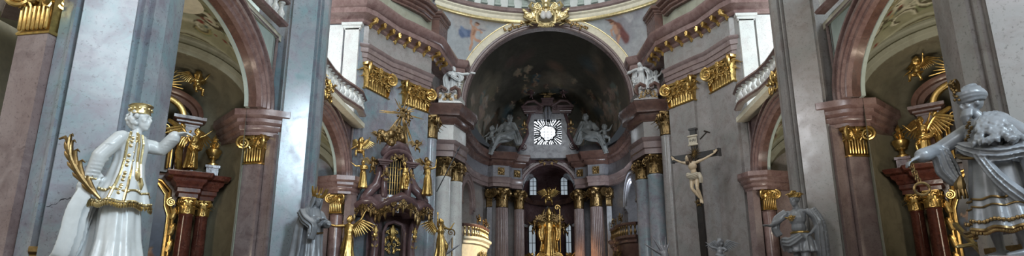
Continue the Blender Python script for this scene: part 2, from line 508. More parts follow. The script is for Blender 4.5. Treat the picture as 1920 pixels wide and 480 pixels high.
# ------------------------------------------------------------------ the church: lateral distance a from the axis, Y along it, s = -1 pulpit side, +1 crucifix side
SIDE = {-1: 'on the pulpit side', 1: 'on the crucifix side'}
def L(s, pts): return [(s * a, y) for a, y in pts]
def plan(mb, s, pts, prof, closed=False): return mb.plan(L(s, pts), prof, closed, side=-s)
def mixp(p, q, t): return (p[0] + (q[0] - p[0]) * t, p[1] + (q[1] - p[1]) * t)
def stepped(z0, z1, off, n=4, back=-.3):
    """crown moulding profile widening from off[0] to off[1]"""
    pr = [(back, z0)]
    for i in range(n):
        o = off[0] + (off[1] - off[0]) * (i / (n - 1)) ** 1.25; za = z0 + (z1 - z0) * i / n; zb = z0 + (z1 - z0) * (i + 1) / n
        pr += [(o, za + .0), (o, za + (zb - za) * .55)]
        if i < n - 1:
            o2 = off[0] + (off[1] - off[0]) * ((i + 1) / (n - 1)) ** 1.25
            pr += [(o + (o2 - o) * .35, za + (zb - za) * .62), (o + (o2 - o) * .8, zb - (zb - za) * .12)]
    pr += [(off[1], z1), (back, z1)]
    return pr
def slab(mb, s, a, b, t, z0, z1, back=.05):
    """a flat pilaster face from plan point a to b, t proud of the line"""
    a, b = V(a), V(b); d = (b - a).normalized(); n = V((-d.y, d.x))
    if n.x > 0: n = -n
    if abs(n.x) < .15 and n.y > 0: n = -n
    q = [a - n * back, b - n * back, b + n * t, a + n * t]
    mb.prism(L(s, [tuple(p) for p in q]), z0, z1)
    return n
def facing(s, a, b):
    a, b = V(a), V(b); d = (b - a).normalized(); n = V((-d.y, d.x))
    if n.x > 0: n = -n
    if abs(n.x) < .15 and n.y > 0: n = -n; d = -d
    return (s * d.x, d.y), (s * n.x, n.y)

SPRING = 6.75
struct('floor', MB().box((0, 20, -.1), (34, 60, .2)), M['floor'], 'stone church floor under the piers', 'floor')

# ---- nave piers
GM = {-1: M['grey'], 1: M['greywarm']}
def pier(s, o, first):
    """o: plan shift of the pier (lateral, Y)"""
    w = 'near' if first else 'second'
    lab = ('big grey marble pier carrying the statue with the palm frond' if s < 0 else 'big grey marble pier carrying the turbaned statue') if first else \
          ('grey marble pier behind the cloaked statue in a gilt crown' if s < 0 else 'grey marble pier behind the helmeted statue reaching out a hand')
    X = lambda pts: [(a + o[0], y + o[1]) for a, y in pts]
    c = X([(6.9, 9.25)])[0]
    t = thing('marble_pier', lab, 'pier', (s * c[0], c[1], 0), kind='structure')
    H = 15.5
    part('core', MB().prism(L(s, X([(7.6, 8.66), (6.66, 8.62), (6.62, 8.42), (5.98, 8.74), (5.86, 9.3), (5.98, 9.86), (6.62, 10.16), (6.66, 9.98), (7.6, 9.98)])), 0, H), GM[s], t)
    f = MB(); slab(f, s, X([(6.52, 8.36)])[0], X([(5.96, 8.68)])[0], .07, 0, H)
    part('face_panel', f, GM[s], t)
    f = MB(); slab(f, s, X([(5.91, 8.93)])[0], X([(5.87, 9.2)])[0], .06, 0, H)
    slab(f, s, X([(5.93, 8.76)])[0], X([(5.92, 8.83)])[0], .03, 0, H)
    part('edge_strip', f, GM[s], t)
    f = MB()
    for a, b, th in (((6.90, 8.5), (6.78, 8.46), .02), ((6.78, 8.46), (6.66, 8.42), .07), ((6.655, 8.40), (6.6, 8.38), .03)):
        slab(f, s, X([a])[0], X([b])[0], th, 0, SPRING - .5)
    part('jamb_strip', f, GM[s] if first else M['rose'], t)
    f = MB(); slab(f, s, X([(7.44, 8.42)])[0], X([(6.95, 8.36)])[0], .03, 0, 5.46, back=.3)
    part('small_pilaster', f, M['rose'] if first else M['rose'], t)
    g = cap_flat(.5, .25, .74, 3, small=True)
    d, n = facing(s, (7.44, 8.42), (6.95, 8.36))
    m = X([(7.195, 8.36)])[0]
    part('gilded_capital', g.move(frame_M((s * m[0], m[1], 5.46), d, n)), M['gold'], t)
    f = MB()
    plan(f, s, X([(8.6, 9.3), (8.05, 8.75), (7.52, 8.2), (7.0, 8.22), (6.56, 8.5), (6.56, 8.66)]), stepped(6.2, SPRING + .1, (.0, .24), 4, -.25))
    part('impost', f, M['pink'], t)
    f = MB()
    plan(f, s, X([(6.66, 8.42), (5.96, 8.76), (5.84, 9.3)]), stepped(2.3, 2.5, (.04, .16), 3, -.1))
    part('gilded_ledge', f, M['golddark'], t)
    if s < 0 and first:
        rnd = random.Random(4); a, b = V((6.52, 8.36)), V((5.96, 8.68)); n = V((-.5, -.86)); cr = []
        for i in range(26):
            q = a + (b - a) * (.02 + .9 * i / 25) + n * .068; cr.append((s * q.x, q.y, 3.02 + .30 * i / 25 + rnd.uniform(-.025, .025)))
        part('marble_vein', MB().tube(cr, [rnd.uniform(.002, .009) for _ in cr], n=5), M['iron'], t)
    f = MB()
    plan(f, s, X([(6.66, 8.42), (5.96, 8.76), (5.84, 9.3), (5.96, 9.84)]), [(-.2, 0), (.14, 0), (.14, .5), (.1, .6), (.1, 2.05), (.06, 2.1), (.06, 2.298), (-.2, 2.298)])
    part('pedestal', f, M['brown'], t)
    return t

PB = (.42, 8.2)
for s in (-1, 1):
    pier(s, (0, 0), True); pier(s, PB, False)

# ---- chapel arches with their vaults
def arch_curve(A, B, yc, a, b, spring, n=36, zb=0.0, grow=0.0, jamb=True):
    """opening line in the plan direction A-B: far jamb, arch, near jamb: returns points and in-plane outward normals"""
    A, B = V(A), V(B); d = (B - A).normalized()
    c = A + (B - A) * ((yc - A.y) / (B.y - A.y))
    P = []; N = []
    bow = lambda q: V((.2 * max(0, 1 - ((q.y - c.y) / 2.95) ** 2), 0))
    if jamb:
        for z in np.linspace(zb, spring, 5)[:-1]: P.append((c + d * (a + grow), z)); N.append((1, 0))
    for i in range(n + 1):
        t = PI * i / n
        x, z = (a + grow) * math.cos(t), (b + grow) * math.sin(t)
        nx, nz_ = math.cos(t) / (a + grow), math.sin(t) / (b + grow); l = math.hypot(nx, nz_)
        q = c + d * x; P.append((q + bow(q), spring + z)); N.append((nx / l, nz_ / l))
    if jamb:
        for z in np.linspace(spring, zb, 5)[1:]: P.append((c - d * (a + grow), z)); N.append((-1, 0))
    return P, N, d
def to3(s, p, z): return V((s * p[0], p[1], z))

def fresco_paint(nu, nv, seed):
    p = Paint(nu, nv, 3.0, 1.6, (.30, .29, .19)); rnd = random.Random(seed)
    p.clouds((.36, .35, .25), seed, 1.2); p.clouds((.22, .21, .13), seed + 1, 2.0, .5, .7, .6)
    cream = (.56, .53, .40); dk = (.075, .06, .035); rd = (.20, .055, .04)
    for u0 in (.5, 1.5, 2.5):                         # cream scroll panels outlined in brown
        p.blob(u0, .95, .42, .30, cream, 0, .25, .1); p.blob(u0, 1.0, .30, .20, (.33, .33, .24), 0, .3, .15)
    for k in range(46):
        u = rnd.uniform(.05, 2.95); v = .95 + rnd.uniform(-.36, .36); r = rnd.uniform(.06, .17); a0 = rnd.uniform(0, 6.3); hd = rnd.choice((-1, 1))
        pts = [(u + r * (1 - .06 * i) * math.cos(a0 + hd * i * .45), v + r * (1 - .06 * i) * math.sin(a0 + hd * i * .45)) for i in range(11)]
        col = rnd.choice((cream, cream, dk, (.30, .25, .12), (.20, .22, .12)))
        p.stroke([(a + .014, b - .014) for a, b in pts], .024, dk); p.stroke(pts, .018, col)
    for k in range(70):
        u = rnd.uniform(.05, 2.95); v = .95 + rnd.gauss(0, .16); r = rnd.uniform(.018, .045)
        p.blob(u, v, r, r * rnd.uniform(.6, 1.2), rnd.choice((rd, rd, dk, (.32, .14, .10), (.36, .26, .12), (.12, .15, .12))), rnd.uniform(0, 3), .6, .25)
    for v in (.42, 1.5):
        p.stroke([(u, v + .03 * math.sin(u * 9)) for u in np.linspace(0, 3, 40)], .012, dk)
        p.stroke([(u, v - .05 + .03 * math.sin(u * 9)) for u in np.linspace(0, 3, 40)], .03, (.42, .41, .31), k=.7)
    return p

def chapel(s, o, first):
    sd = SIDE[s]; w = 'first' if first else 'second'
    X = lambda pts: [(a + o[0] * (.0 if a < 0 else 1), y + o[1]) for a, y in pts]
    A, B = X([(6.93, 10.2)])[0], X([(7.33, 16.42)])[0]
    yc = 13.35 + o[1]; ra, rb = 2.7, 1.72
    c0 = V(A) + (V(B) - V(A)) * .5
    t = thing('chapel_arch', (('pink marble arch of the chapel beside the statue with the palm frond' if s < 0 else 'pink marble arch of the chapel beside the turbaned statue') if first else
              ('pink marble arch between the crowned statue and the pulpit' if s < 0 else 'pink marble arch between the helmeted statue and the crucifix')), 'arch', (s * c0.x, c0.y, SPRING), kind='structure')
    P, N, d = arch_curve(A, B, yc, ra, rb, SPRING + .1, jamb=False)
    n3 = V((-s * d.y, d.x * 1.0, 0)); n3 = V((-s * abs(d.y), 0, 0)) + V((0, 0, 0))
    dn = V((s * d.x, d.y, 0)); n3 = V((-s * d.y, d.x, 0))       # towards the nave
    path = [to3(s, p, z) for p, z in P]; NN = [dn * a + V((0, 0, b)) for a, b in N]; BB = [n3] * len(path)
    part('archivolt', MB().sweep(path, NN, BB, [(0, -.1), (0, .02), (.04, .05), (.07, .05), (.1, .12), (.18, .12), (.2, .18), (.29, .18), (.34, .1), (.4, .1), (.43, .2), (.49, .2), (.51, .04), (.51, -.1)]), M['pink'], t)
    part('soffit', MB().sweep(path, NN, BB, [(0.001, -.1), (.001, -.3), (.1, -.3), (.1, -.1)]), M['brown'], t)
    part('inner_band', MB().sweep(path, NN, BB, [(.0, -.3), (-.02, -.31), (-.02, -.40), (.14, -.40), (.14, -.3)]), M['green'], t)
    # wall over the arch, up to the gallery
    top = 9.2
    Po, No, _ = arch_curve(A, B, yc, ra, rb, SPRING + .1, grow=.49, jamb=False)
    rows = [[], []]
    aa, bb = V(A), V(B)
    for (p, z) in Po:
        q = p; zt = top
        rows[0].append(to3(s, p, z)); rows[1].append(to3(s, q, max(top, z + .02)))
    part('spandrel', MB().grid(rows), M['green'] if first else M['mauve'], t)
    for k in (0, 1):
        e, f = (Po[0][0], bb) if k == 0 else (Po[-1][0], aa)
        part('spandrel_edge', MB().grid([[to3(s, e, SPRING), to3(s, e, top)], [to3(s, f, SPRING), to3(s, f, top)]]), M['pink'], t)
    # panel border mouldings on the two spandrels
    bd = MB()
    for k in (0, 1):
        idx = range(3, 16) if k == 0 else range(len(Po) - 4, len(Po) - 17, -1)
        pts = [to3(s, Po[i][0], Po[i][1]) + NN[i] * .12 + n3 * .03 for i in idx]
        e = pts[0]; edge = V((e.x, e.y, top - .2)) + dn * (.06 if k == 0 else -.06)
        loop = pts + [V((pts[-1].x, pts[-1].y, top - .2)), edge, pts[0]]
        bd.tube(loop, .045, n=6)
    part('panel_border', bd, M['rose'], t)
    # the chapel behind: plaster vault running to the inner arch of the altar niche
    e = V((.83, -.56)).normalized(); cn = V(X([(9.76, 15.46)])[0]); nn = V((.56, .83)).normalized()
    hw, rise = 2.5, 1.85
    nu = 150 if first else 60; nv = 80 if first else 20
    P1, _, _ = arch_curve(A, B, yc, ra, rb, SPRING + .1, n=nu - 1, grow=.12, jamb=False)
    P1 = [to3(s, p, z) - n3 * .39 for p, z in P1]
    P2 = []
    for i in range(nu):
        a = PI * i / (nu - 1)
        q = cn - e * (hw * math.cos(a)); P2.append(to3(s, q, SPRING + .05 + rise * math.sin(a)))
    G = []
    for i in range(nu):
        row = []
        for j in range(nv):
            k = j / (nv - 1); p = P1[i].lerp(P2[i], k); bul = math.sin(PI * k) * .35 * math.sin(PI * i / (nu - 1))
            row.append(p + V((0, 0, bul)))
        G.append(row)
    struct('ceiling_chapel', surface_mesh('vault', G, fresco_paint(nu, nv, 5 + s + (0 if first else 10)), M['fresco']), M['fresco'], f'frescoed vault with painted scrollwork in the {w} chapel {sd}', 'ceiling')
    wl = MB()
    for k in (0, -1):
        a, b = P1[k], P2[k]
        m = V((a.x + (b.x - a.x) * .5 + s * .25, (a.y + b.y) / 2 + (.25 if k == 0 else -.25), a.z))
        rows = [[V((q.x, q.y, z)) for q in (a, m, b)] for z in (0, SPRING + .3)]
        wl.grid(rows)
    # niche: half cylinder and half dome
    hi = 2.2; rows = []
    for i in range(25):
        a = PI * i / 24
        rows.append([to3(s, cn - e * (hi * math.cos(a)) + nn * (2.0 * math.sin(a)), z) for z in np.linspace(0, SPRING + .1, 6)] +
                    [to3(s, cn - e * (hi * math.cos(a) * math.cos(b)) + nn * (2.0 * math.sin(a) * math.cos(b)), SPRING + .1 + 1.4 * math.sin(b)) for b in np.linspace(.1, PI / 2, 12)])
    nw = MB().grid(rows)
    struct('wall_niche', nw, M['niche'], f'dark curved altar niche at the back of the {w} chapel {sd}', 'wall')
    # arch strips beside the niche opening
    for sg in (-1, 1):
        rows = [[to3(s, cn + e * (sg * q), z) for q in (hi, hw)] for z in (0, SPRING + .2)]
        wl.grid(rows)
    struct('wall_chapel', wl, M['olive'], f'olive plaster side wall of the {w} chapel {sd}', 'wall')
    pa = []; na = []
    ee = V((s * e.x, e.y, 0)); n2 = V((-s * nn.x, -nn.y, 0))
    for i in range(33):
        a = PI * i / 32
        q = cn - e * (hi * math.cos(a)); pa.append(to3(s, q, SPRING + .1 + 1.4 * math.sin(a)))
        v = V((-math.cos(a) / hi, math.sin(a) / 1.4)).normalized(); na.append(ee * v.x + V((0, 0, v.y)))
    tr = MB().sweep(pa, na, [n2] * 33, [(0, -.1), (0, .04), (.1, .06), (.12, .1), (.22, .12), (.25, .06), (.34, .06), (.38, .12), (.44, .12), (.46, -.1)])
    a = cn - e * hi
    q = [cn - e * (hi - .06) + nn * .5, cn - e * (hi - .06) - nn * .02, cn - e * (hw + .15) - nn * .02]
    plan(tr, s, [tuple(x) for x in q][::-1], stepped(6.2, 6.8, (.03, .22), 4, -.1))
    q = [cn - e * (hi - .04) - nn * .01, cn - e * (hi + .38) - nn * .01]
    slab(tr, s, tuple(q[0]), tuple(q[1]), .08, 0, 6.2)
    for z, r in ((5.85, .2), (5.4, .13)):
        mm = cn - e * (hi + .17) - nn * .13
        tr.spiral((s * mm.x, mm.y, z), (s * e.x, e.y, 0), (0, 0, 1), r, rr=.3)
    struct('trim_niche', tr, M['olive'], f'olive moulded arch and impost round the altar niche of the {w} chapel {sd}', 'moulding')
    return t
for s in (-1, 1):
    chapel(s, (0, 0), True); chapel(s, (.42, 8.75), False)

# ---- gallery balustrades over the arches
def balustrade(s, pts, z0, n, label, mat_r, bal_h=.5, rail=True):
    m = mixp(pts[0], pts[-1], .5)
    t = thing('balustrade', label, 'balustrade', (s * m[0], m[1], z0))
    f = MB(); plan(f, s, pts, [(-.1, z0), (.12, z0), (.16, z0 + .06), (.1, z0 + .14), (-.1, z0 + .14)]); part('plinth', f, M[mat_r], t)
    f = MB(); z = z0 + .14 + bal_h; plan(f, s, pts, [(-.12, z), (.1, z), (.16, z + .05), (.12, z + .14), (-.12, z + .14)]); part('rail', f, M[mat_r], t)
    Ls = [0]
    for a, b in zip(pts[:-1], pts[1:]): Ls.append(Ls[-1] + math.dist(a, b))
    me = mesh_of(baluster_mb(bal_h, .095), 'baluster', M['pale'])
    for i in range(n):
        q = Ls[-1] * (i + .5) / n
        k = max(j for j in range(len(Ls) - 1) if Ls[j] <= q); p = mixp(pts[k], pts[k + 1], (q - Ls[k]) / (Ls[k + 1] - Ls[k]))
        o = part('baluster', me, None, t); o.location = (s * p[0] - t.location.x, p[1] - t.location.y, .14)
    return t
for s in (-1, 1):
    balustrade(s, [(6.72, 10.6), (7.0, 12.0), (7.14, 13.4), (7.12, 15.0), (7.06, 16.3)], 9.16, 16, f'pale baluster gallery rail over the first chapel arch {SIDE[s]}', 'pink')
    balustrade(s, [(7.0, 18.9), (7.3, 19.7), (7.45, 20.6), (7.52, 21.8), (7.48, 22.7), (7.3, 23.5), (7.18, 24.2), (7.3, 25.1)], 9.3, 18, f'pale baluster gallery rail curving over the second chapel arch {SIDE[s]}', 'pink')
    t = thing('gilded_cartouche', f'gilded rocaille cartouche on the crown of the second chapel arch {SIDE[s]}', 'ornament', (s * 7.5, 20.9, 8.95))
    g = flourish(1.1, .9, 20 + s, 8, .1).move(frame_M((s * 7.36, 20.9, 8.95), (0, 1), (-s, 0)))
    part('scrolls', g, M['gold'], t)
    b = MB().ell((s * 7.46, 20.9, 8.95), (.14, .3, .34)); part('shield', b, M['brown'], t)

# ---- dome piers with the big gilded capitals
def dome_pier(s):
    sd = SIDE[s]
    t = thing('dome_pier', 'broad stepped marble dome pier behind the pulpit' if s < 0 else 'broad stepped marble dome pier behind the crucifix', 'pier', (s * 6.9, 29, 0), kind='structure')
    core = [(9.6, 25.42), (7.66, 25.42), (7.54, 25.6), (6.86, 27.5), (6.62, 27.72), (6.46, 27.98), (5.5, 29.45), (5.75, 29.8), (5.75, 32.2), (5.3, 33.18), (9.6, 33.18)]
    H = 11.8
    part('core', MB().prism(L(s, core), 0, 14.4), GM[s], t)
    for nm, a, b in (('pilaster_shaft', (7.50, 25.7), (6.95, 27.22)), ('pilaster_shaft', (6.40, 28.05), (5.56, 29.34))):
        f = MB(); slab(f, s, a, b, .12, 0, 10.7, back=.02)
        p = part(nm, f, GM[s], t)
        d, n = facing(s, a, b); m = mixp(a, b, .5); w = math.dist(a, b)
        g = cap_flat(w, .2, 1.12, 7).move(frame_M((s * m[0] + n[0] * .1, m[1] + n[1] * .1, 10.7), d, n))
        part('gilded_capital', g, M['gold'] if s < 0 else M['gold'], p)
    f = MB().lathe([(.4, 0), (.4, .3), (.36, .4), (.34, .5), (.34, 4), (.31, 9.6), (.33, 9.7), (.3, 9.72)], (s * 5.5, 30.2, 0), 28)
    p = part('half_column', f, GM[s], t)
    part('gilded_capital', cap_round(.33, 1.1, 3).move(Matrix.Translation((s * 5.5, 30.2, 9.72))), M['golddark'], p)
    # impost and half column where the second chapel arch lands
    f = MB(); plan(f, s, [(9.2, 25.6), (8.75, 25.0), (7.95, 24.72), (7.5, 24.9), (7.34, 25.3), (7.44, 25.7)], stepped(6.2, 6.86, (.0, .24), 4, -.25)); part('impost', f, M['pink'], t)
    f = MB(); f.prism(L(s, [(7.42, 25.45), (7.36, 25.25), (7.5, 25.0), (7.74, 25.0), (7.74, 25.45)]), 0, 6.2); f.prism(L(s, [(8.36, 25.45), (8.36, 25.15), (9.3, 25.15), (9.3, 25.45)]), 0, 6.2); part('jamb_strip', f, M['rose'], t)
    f = MB().lathe([(.3, 0), (.3, .4), (.25, .5), (.25, 5.4), (.28, 5.42), (.24, 5.45)], (s * 8.05, 25.12, 0), 24); p = part('half_column', f, M['pink'], t)
    part('gilded_capital', cap_flat(.46, .3, .72, 3, small=True).move(frame_M((s * 8.05, 24.9, 5.46), (s, 0), (0, -1))), M['gold'], p)
    # reveal pilaster lit from the gallery
    f = MB(); f.prism(L(s, [(7.72, 25.44), (7.72, 25.28), (8.3, 25.28), (8.3, 25.44)]), 9.3, 13.3); f.prism(L(s, [(8.4, 25.44), (8.4, 25.34), (9.3, 25.34), (9.3, 25.44)]), 9.3, 13.4)
    plan(f, s, [(8.34, 25.44), (8.34, 25.28), (7.68, 25.28), (7.68, 25.44)], stepped(13.15, 13.44, (.0, .1), 3, -.1))
    part('gallery_pilaster', f, M['pale'], t)
    # entablature
    ent = thing('dome_entablature', f'stepped marble entablature with gilded brackets over the dome pier capitals {sd}', 'entablature', (s * 6.5, 28, 11.83), kind='structure')
    line = [(9.6, 25.36), (7.6, 25.36), (7.42, 25.62), (6.78, 27.3), (6.58, 27.55), (6.3, 27.95), (5.42, 29.35), (5.25, 30.9), (5.1, 32.3), (4.62, 32.55), (4.62, 33.1)]
    low = [(7.72, 25.5), (7.42, 25.62), (6.78, 27.3), (6.58, 27.55), (6.3, 27.95), (5.42, 29.35), (5.7, 29.75), (5.7, 31.6), (5.3, 32.9)]
    f = MB(); plan(f, s, low, [(-.3, 11.83), (.0, 11.83), (.0, 12.0), (.04, 12.02), (.04, 12.22), (.08, 12.25), (.08, 12.44), (.14, 12.5), (.16, 12.6), (-.3, 12.6)]); part('architrave', f, M['rose'], ent)
    f = MB(); plan(f, s, low, [(-.3, 12.6), (.02, 12.6), (.02, 13.45), (-.3, 13.45)]); part('frieze', f, M['greywarm'], ent)
    f = MB(); plan(f, s, line, [(-.5, 13.45), (.04, 13.45), (.1, 13.52), (.1, 13.62), (.18, 13.68), (.36, 13.74), (.42, 13.78), (.42, 14.0), (.46, 14.02), (.52, 14.1), (.6, 14.24), (.62, 14.36), (.62, 14.42), (-.5, 14.42)]); part('cornice', f, M['pink'], ent)
    br = MB(); Ls = [0]
    for a, b in zip(line[:-1], line[1:]): Ls.append(Ls[-1] + math.dist(a, b))
    g = MB(); g.tube([(0, 0, .26), (0, -.16, .3), (0, -.34, .24), (0, -.36, .12), (0, -.24, .1), (0, -.1, .06), (0, -.06, -.1)], [.08, .1, .1, .09, .07, .08, .05], n=6)
    g.leaf((0, -.05, -.05), (0, -1, 0), .22, .34, .5); g.spiral((0, -.36, .17), (0, 1, 0), (0, 0, 1), .1)
    me = mesh_of(g, 'bracket', M['gold'])
    for q in [2.35, 2.95, 3.6, 4.2, 4.75, 5.35, 6.0, 6.6, 7.3, 7.9]:
        k = max(j for j in range(len(Ls) - 1) if Ls[j] <= q); a, b = line[k], line[k + 1]; p = mixp(a, b, (q - Ls[k]) / (Ls[k + 1] - Ls[k]))
        d, n = facing(s, a, b)
        o = part('bracket', me, None, ent)
        o.matrix_local = Matrix.Translation(-ent.location) @ frame_M((s * p[0], p[1], 13.46), d, n)
    # attic over the cornice
    at = thing('attic_pedestal', f'brown stepped attic block above the dome cornice {sd}', 'pedestal', (s * 6.5, 28.5, 14.43), kind='structure')
    f = MB(); f.prism(L(s, [(9.6, 25.9), (7.7, 25.9), (7.0, 27.7), (6.0, 29.3), (5.6, 31), (5.3, 33), (9.6, 33)]), 14.43, 18.5); part('block', f, M['olive'] if s < 0 else M['olive'], at)
    f = MB(); plan(f, s, [(9.6, 25.8), (7.65, 25.8), (6.95, 27.6), (5.95, 29.2), (5.5, 31), (5.2, 33)], stepped(14.43, 15.0, (.2, .06), 3, -.1)); part('plinth', f, M['brown'], at)
    f = MB(); plan(f, s, [(7.1, 27.6), (6.4, 28.5), (5.95, 29.2), (5.7, 30)], stepped(15.6, 16.3, (.1, .45), 4, -.2)); part('ledge', f, M['brown'], at)
    f = MB(); f.prism(L(s, [(6.0, 30.6), (5.3, 30.6), (5.1, 31.9), (6.0, 31.9)]), 14.43, 16.4); plan(f, s, [(6.0, 30.6), (5.3, 30.6), (5.1, 31.9)], stepped(16.0, 16.42, (.02, .18), 3, -.1)); part('corner_block', f, M['brown'], at)
for s in (-1, 1): dome_pier(s)
# ------------------------------------------------------------------ triumphal arch, pendentives, dome ring
AY, AZ, AR = 33.3, 12.4, 4.28
t = thing('choir_arch', 'wide pink and cream arch opening into the dark painted choir vault', 'arch', (0, AY, AZ), kind='structure')
P = []; N = []
for i in range(65):
    a = PI * i / 64
    P.append(V((AR * math.cos(a), AY, AZ + AR * math.sin(a)))); N.append(V((math.cos(a), 0, math.sin(a))))
B = [V((0, -1, 0))] * 65
part('inner_moulding', MB().sweep(P, N, B, [(0, -.5), (0, .0), (.04, .03), (.04, .06), (.1, .06), (.13, .12), (.2, .14), (.24, .1), (.24, -.5)]), M['rose'], t)
part('cream_band', MB().sweep(P, N, B, [(.24, -.3), (.24, .08), (.3, .08), (.5, .1), (.58, .14), (.58, -.3)]), M['cream'], t)
part('gilded_edge', MB().sweep(P, N, B, [(.58, -.3), (.58, .14), (.59, .18), (.62, .18), (.63, .14), (.63, -.3)]), M['goldpale'], t)

RC, RR, RZ = 25.3, 8.0, 17.02
def ringpt(th, r, z): return V((r * math.sin(th), RC + r * math.cos(th), z))
def pendentive(s):
    nu, nv = 110, 90
    p = Paint(nu, nv, 7.6, 1.6, (.40, .42, .44)); rnd = random.Random(4 + s)
    p.clouds((.54, .55, .53), 31 + s, .45, .42, .7); p.clouds((.31, .29, .32), 41 + s, .6, .52, .75, .8); p.clouds((.48, .40, .36), 44 + s, .5, .55, .75, .5)
    u0, v0 = (4.05, .72) if s < 0 else (3.9, .75)
    T = lambda a, b: (u0 + 1.0 * s * a - 1.0 * b, v0 + 1.0 * s * a + 1.0 * b)
    S = lambda pts, w, c: p.stroke([T(*q) for q in pts], w * 1.4, c, .05)
    sk = (.50, .29, .20); dk = (.33, .17, .11)
    if s < 0:                                       # one cherub in the clouds with a blue cloth
        S([(-.1, -.1), (-.3, -.2), (-.42, -.3)], .15, (.12, .16, .27)); S([(-.25, -.2), (-.42, -.15)], .1, (.19, .24, .36))
        S([(0, .16), (.02, -.12)], .13, sk); S([(.05, .15), (.03, -.1)], .05, dk)
        S([(.04, .16), (.22, .20), (.34, .12)], .05, sk); S([(-.06, .16), (-.2, .26), (-.24, .4)], .05, sk)
        S([(.04, -.15), (.22, -.22), (.42, -.22)], .065, sk); S([(-.02, -.18), (.06, -.38), (.0, -.55)], .065, sk)
        S([(0, .36), (.01, .37)], .095, sk); S([(-.04, .44), (.06, .45)], .05, (.16, .08, .05))
        S([(.12, .3), (.3, .42), (.42, .36)], .07, (.46, .44, .43)); S([(.2, .26), (.4, .26)], .05, (.28, .25, .27))
    else:
        S([(0, .1), (.08, -.25), (.2, -.5)], .17, (.19, .08, .075)); S([(-.05, -.1), (-.15, -.35)], .12, (.30, .19, .16))
        S([(-.1, .5), (-.02, .2), (.06, 0)], .09, (.24, .11, .08)); S([(-.2, .62), (-.1, .48)], .04, (.2, .1, .06))
        S([(-.1, .12), (-.14, -.12)], .11, sk); S([(-.14, .1), (-.32, 0), (-.36, -.2)], .05, sk); S([(-.05, -.3), (-.2, -.5)], .06, sk)
        S([(-.12, .3), (-.11, .31)], .085, sk); S([(-.14, .37), (-.07, .37)], .045, (.15, .08, .05))
        S([(.38, .45), (.46, .2), (.5, -.05)], .13, (.48, .47, .49)); S([(.4, .58), (.41, .59)], .07, sk); S([(.3, .3), (.2, .4)], .05, (.42, .36, .34))
    G = []
    for i in range(nu):
        k = i / (nu - 1); ph = PI / 2 * (1 - k * 1.0); th = s * k * 1.02
        a = V((s * (AR + .62) * math.cos(ph), AY - .1, AZ + (AR + .62) * math.sin(ph))); b = ringpt(th, RR + .05, RZ)
        row = []
        for j in range(nv):
            q = j / (nv - 1); c = a.lerp(b, q); c.y += math.sin(PI * q) * .25 * k
            row.append(c)
        G.append(row)
    struct('ceiling_pendentive', surface_mesh('pendentive', G, p, M['fresco']), M['fresco'], 'pale blue frescoed pendentive ' + ('with a painted cherub and blue cloth' if s < 0 else 'with painted figures in red drapery'), 'ceiling')
for s in (-1, 1): pendentive(s)
def ring(prof, mat, name, label, parent=None):
    P = []; N = []
    n = 73
    for i in range(n):
        th = R(-150 + 300 * i / (n - 1)); P.append(ringpt(th, RR, RZ)); N.append(V((-math.sin(th), -math.cos(th), 0)))
    mb = MB().sweep(P, N, [V((0, 0, 1))] * n, prof)
    return part(name, mb, mat, parent)
dr = thing('dome_ring', 'pale ring cornice with pink band carrying the white dome drum', 'cornice', (0, RC, RZ), kind='structure')
ring([(-.3, -.12), (.05, -.12), (.08, -.04), (.08, .0), (-.3, .0)], M['goldpale'], 'gilded_edge', None, dr)
ring([(-.3, .0), (.06, .0), (.1, .06), (.1, .2), (.2, .28), (.2, .36), (-.3, .36)], M['cream'], 'cream_band', None, dr)
ring([(-.3, .36), (.24, .36), (.3, .42), (.3, .56), (.24, .64), (-.3, .64)], M['rose'], 'pink_band', None, dr)
struct('wall_drum', (lambda: (lambda mb: mb)(MB().sweep([ringpt(R(-150 + 300 * i / 72), RR, RZ + .62) for i in range(73)], [V((-math.sin(R(-150 + 300 * i / 72)), -math.cos(R(-150 + 300 * i / 72)), 0)) for i in range(73)], [V((0, 0, 1))] * 73, [(-.3, 0), (.1, 0), (-.02, .1), (-.02, 5.2), (-.3, 5.2)])))(), M['white'], 'white plastered wall of the dome drum', 'wall')
g = MB()
for i in range(-9, 10):
    if i == 0: continue
    th = R(i * 5.4 + (2.6 if i < 0 else -2.6))
    fl = MB().box((0, 0, .95), (.3, .12, 1.5)); 
    for k in (-1, 0, 1): fl.box((k * .1, -.07, .95), (.05, .03, 1.3))
    fl.box((0, -.02, .18), (.36, .2, .08))
    p = ringpt(th, RR - .06, RZ + .62)
    fl.move(frame_M(p, (math.cos(th), -math.sin(th)), (-math.sin(th), -math.cos(th))))
    o = part('drum_pilaster', fl, M['green'], dr)
ga = MB(); pts = []
for i in range(61):
    u = -1.75 + 3.5 * i / 60
    z = RZ + 1.22 + .5 * (abs(u) / 1.75) ** 2.0 - .12 * math.sin(PI * min(1, abs(u) / 1.75))
    pts.append(V((u, RC + RR - .42, z)))
rnd = random.Random(2)
for p in pts:
    for k in range(3): ga.ell(p + V((rnd.uniform(-.06, .06), rnd.uniform(-.08, .02), rnd.uniform(-.07, .07))), rnd.uniform(.05, .085), nu=6, nv=4)
t = thing('leaf_garland', 'dull gilt leaf garland looped over the crest of the choir arch', 'garland', (0, RC + RR - .4, RZ + 1.2)); part('leaves', ga, M['golddark'], t)
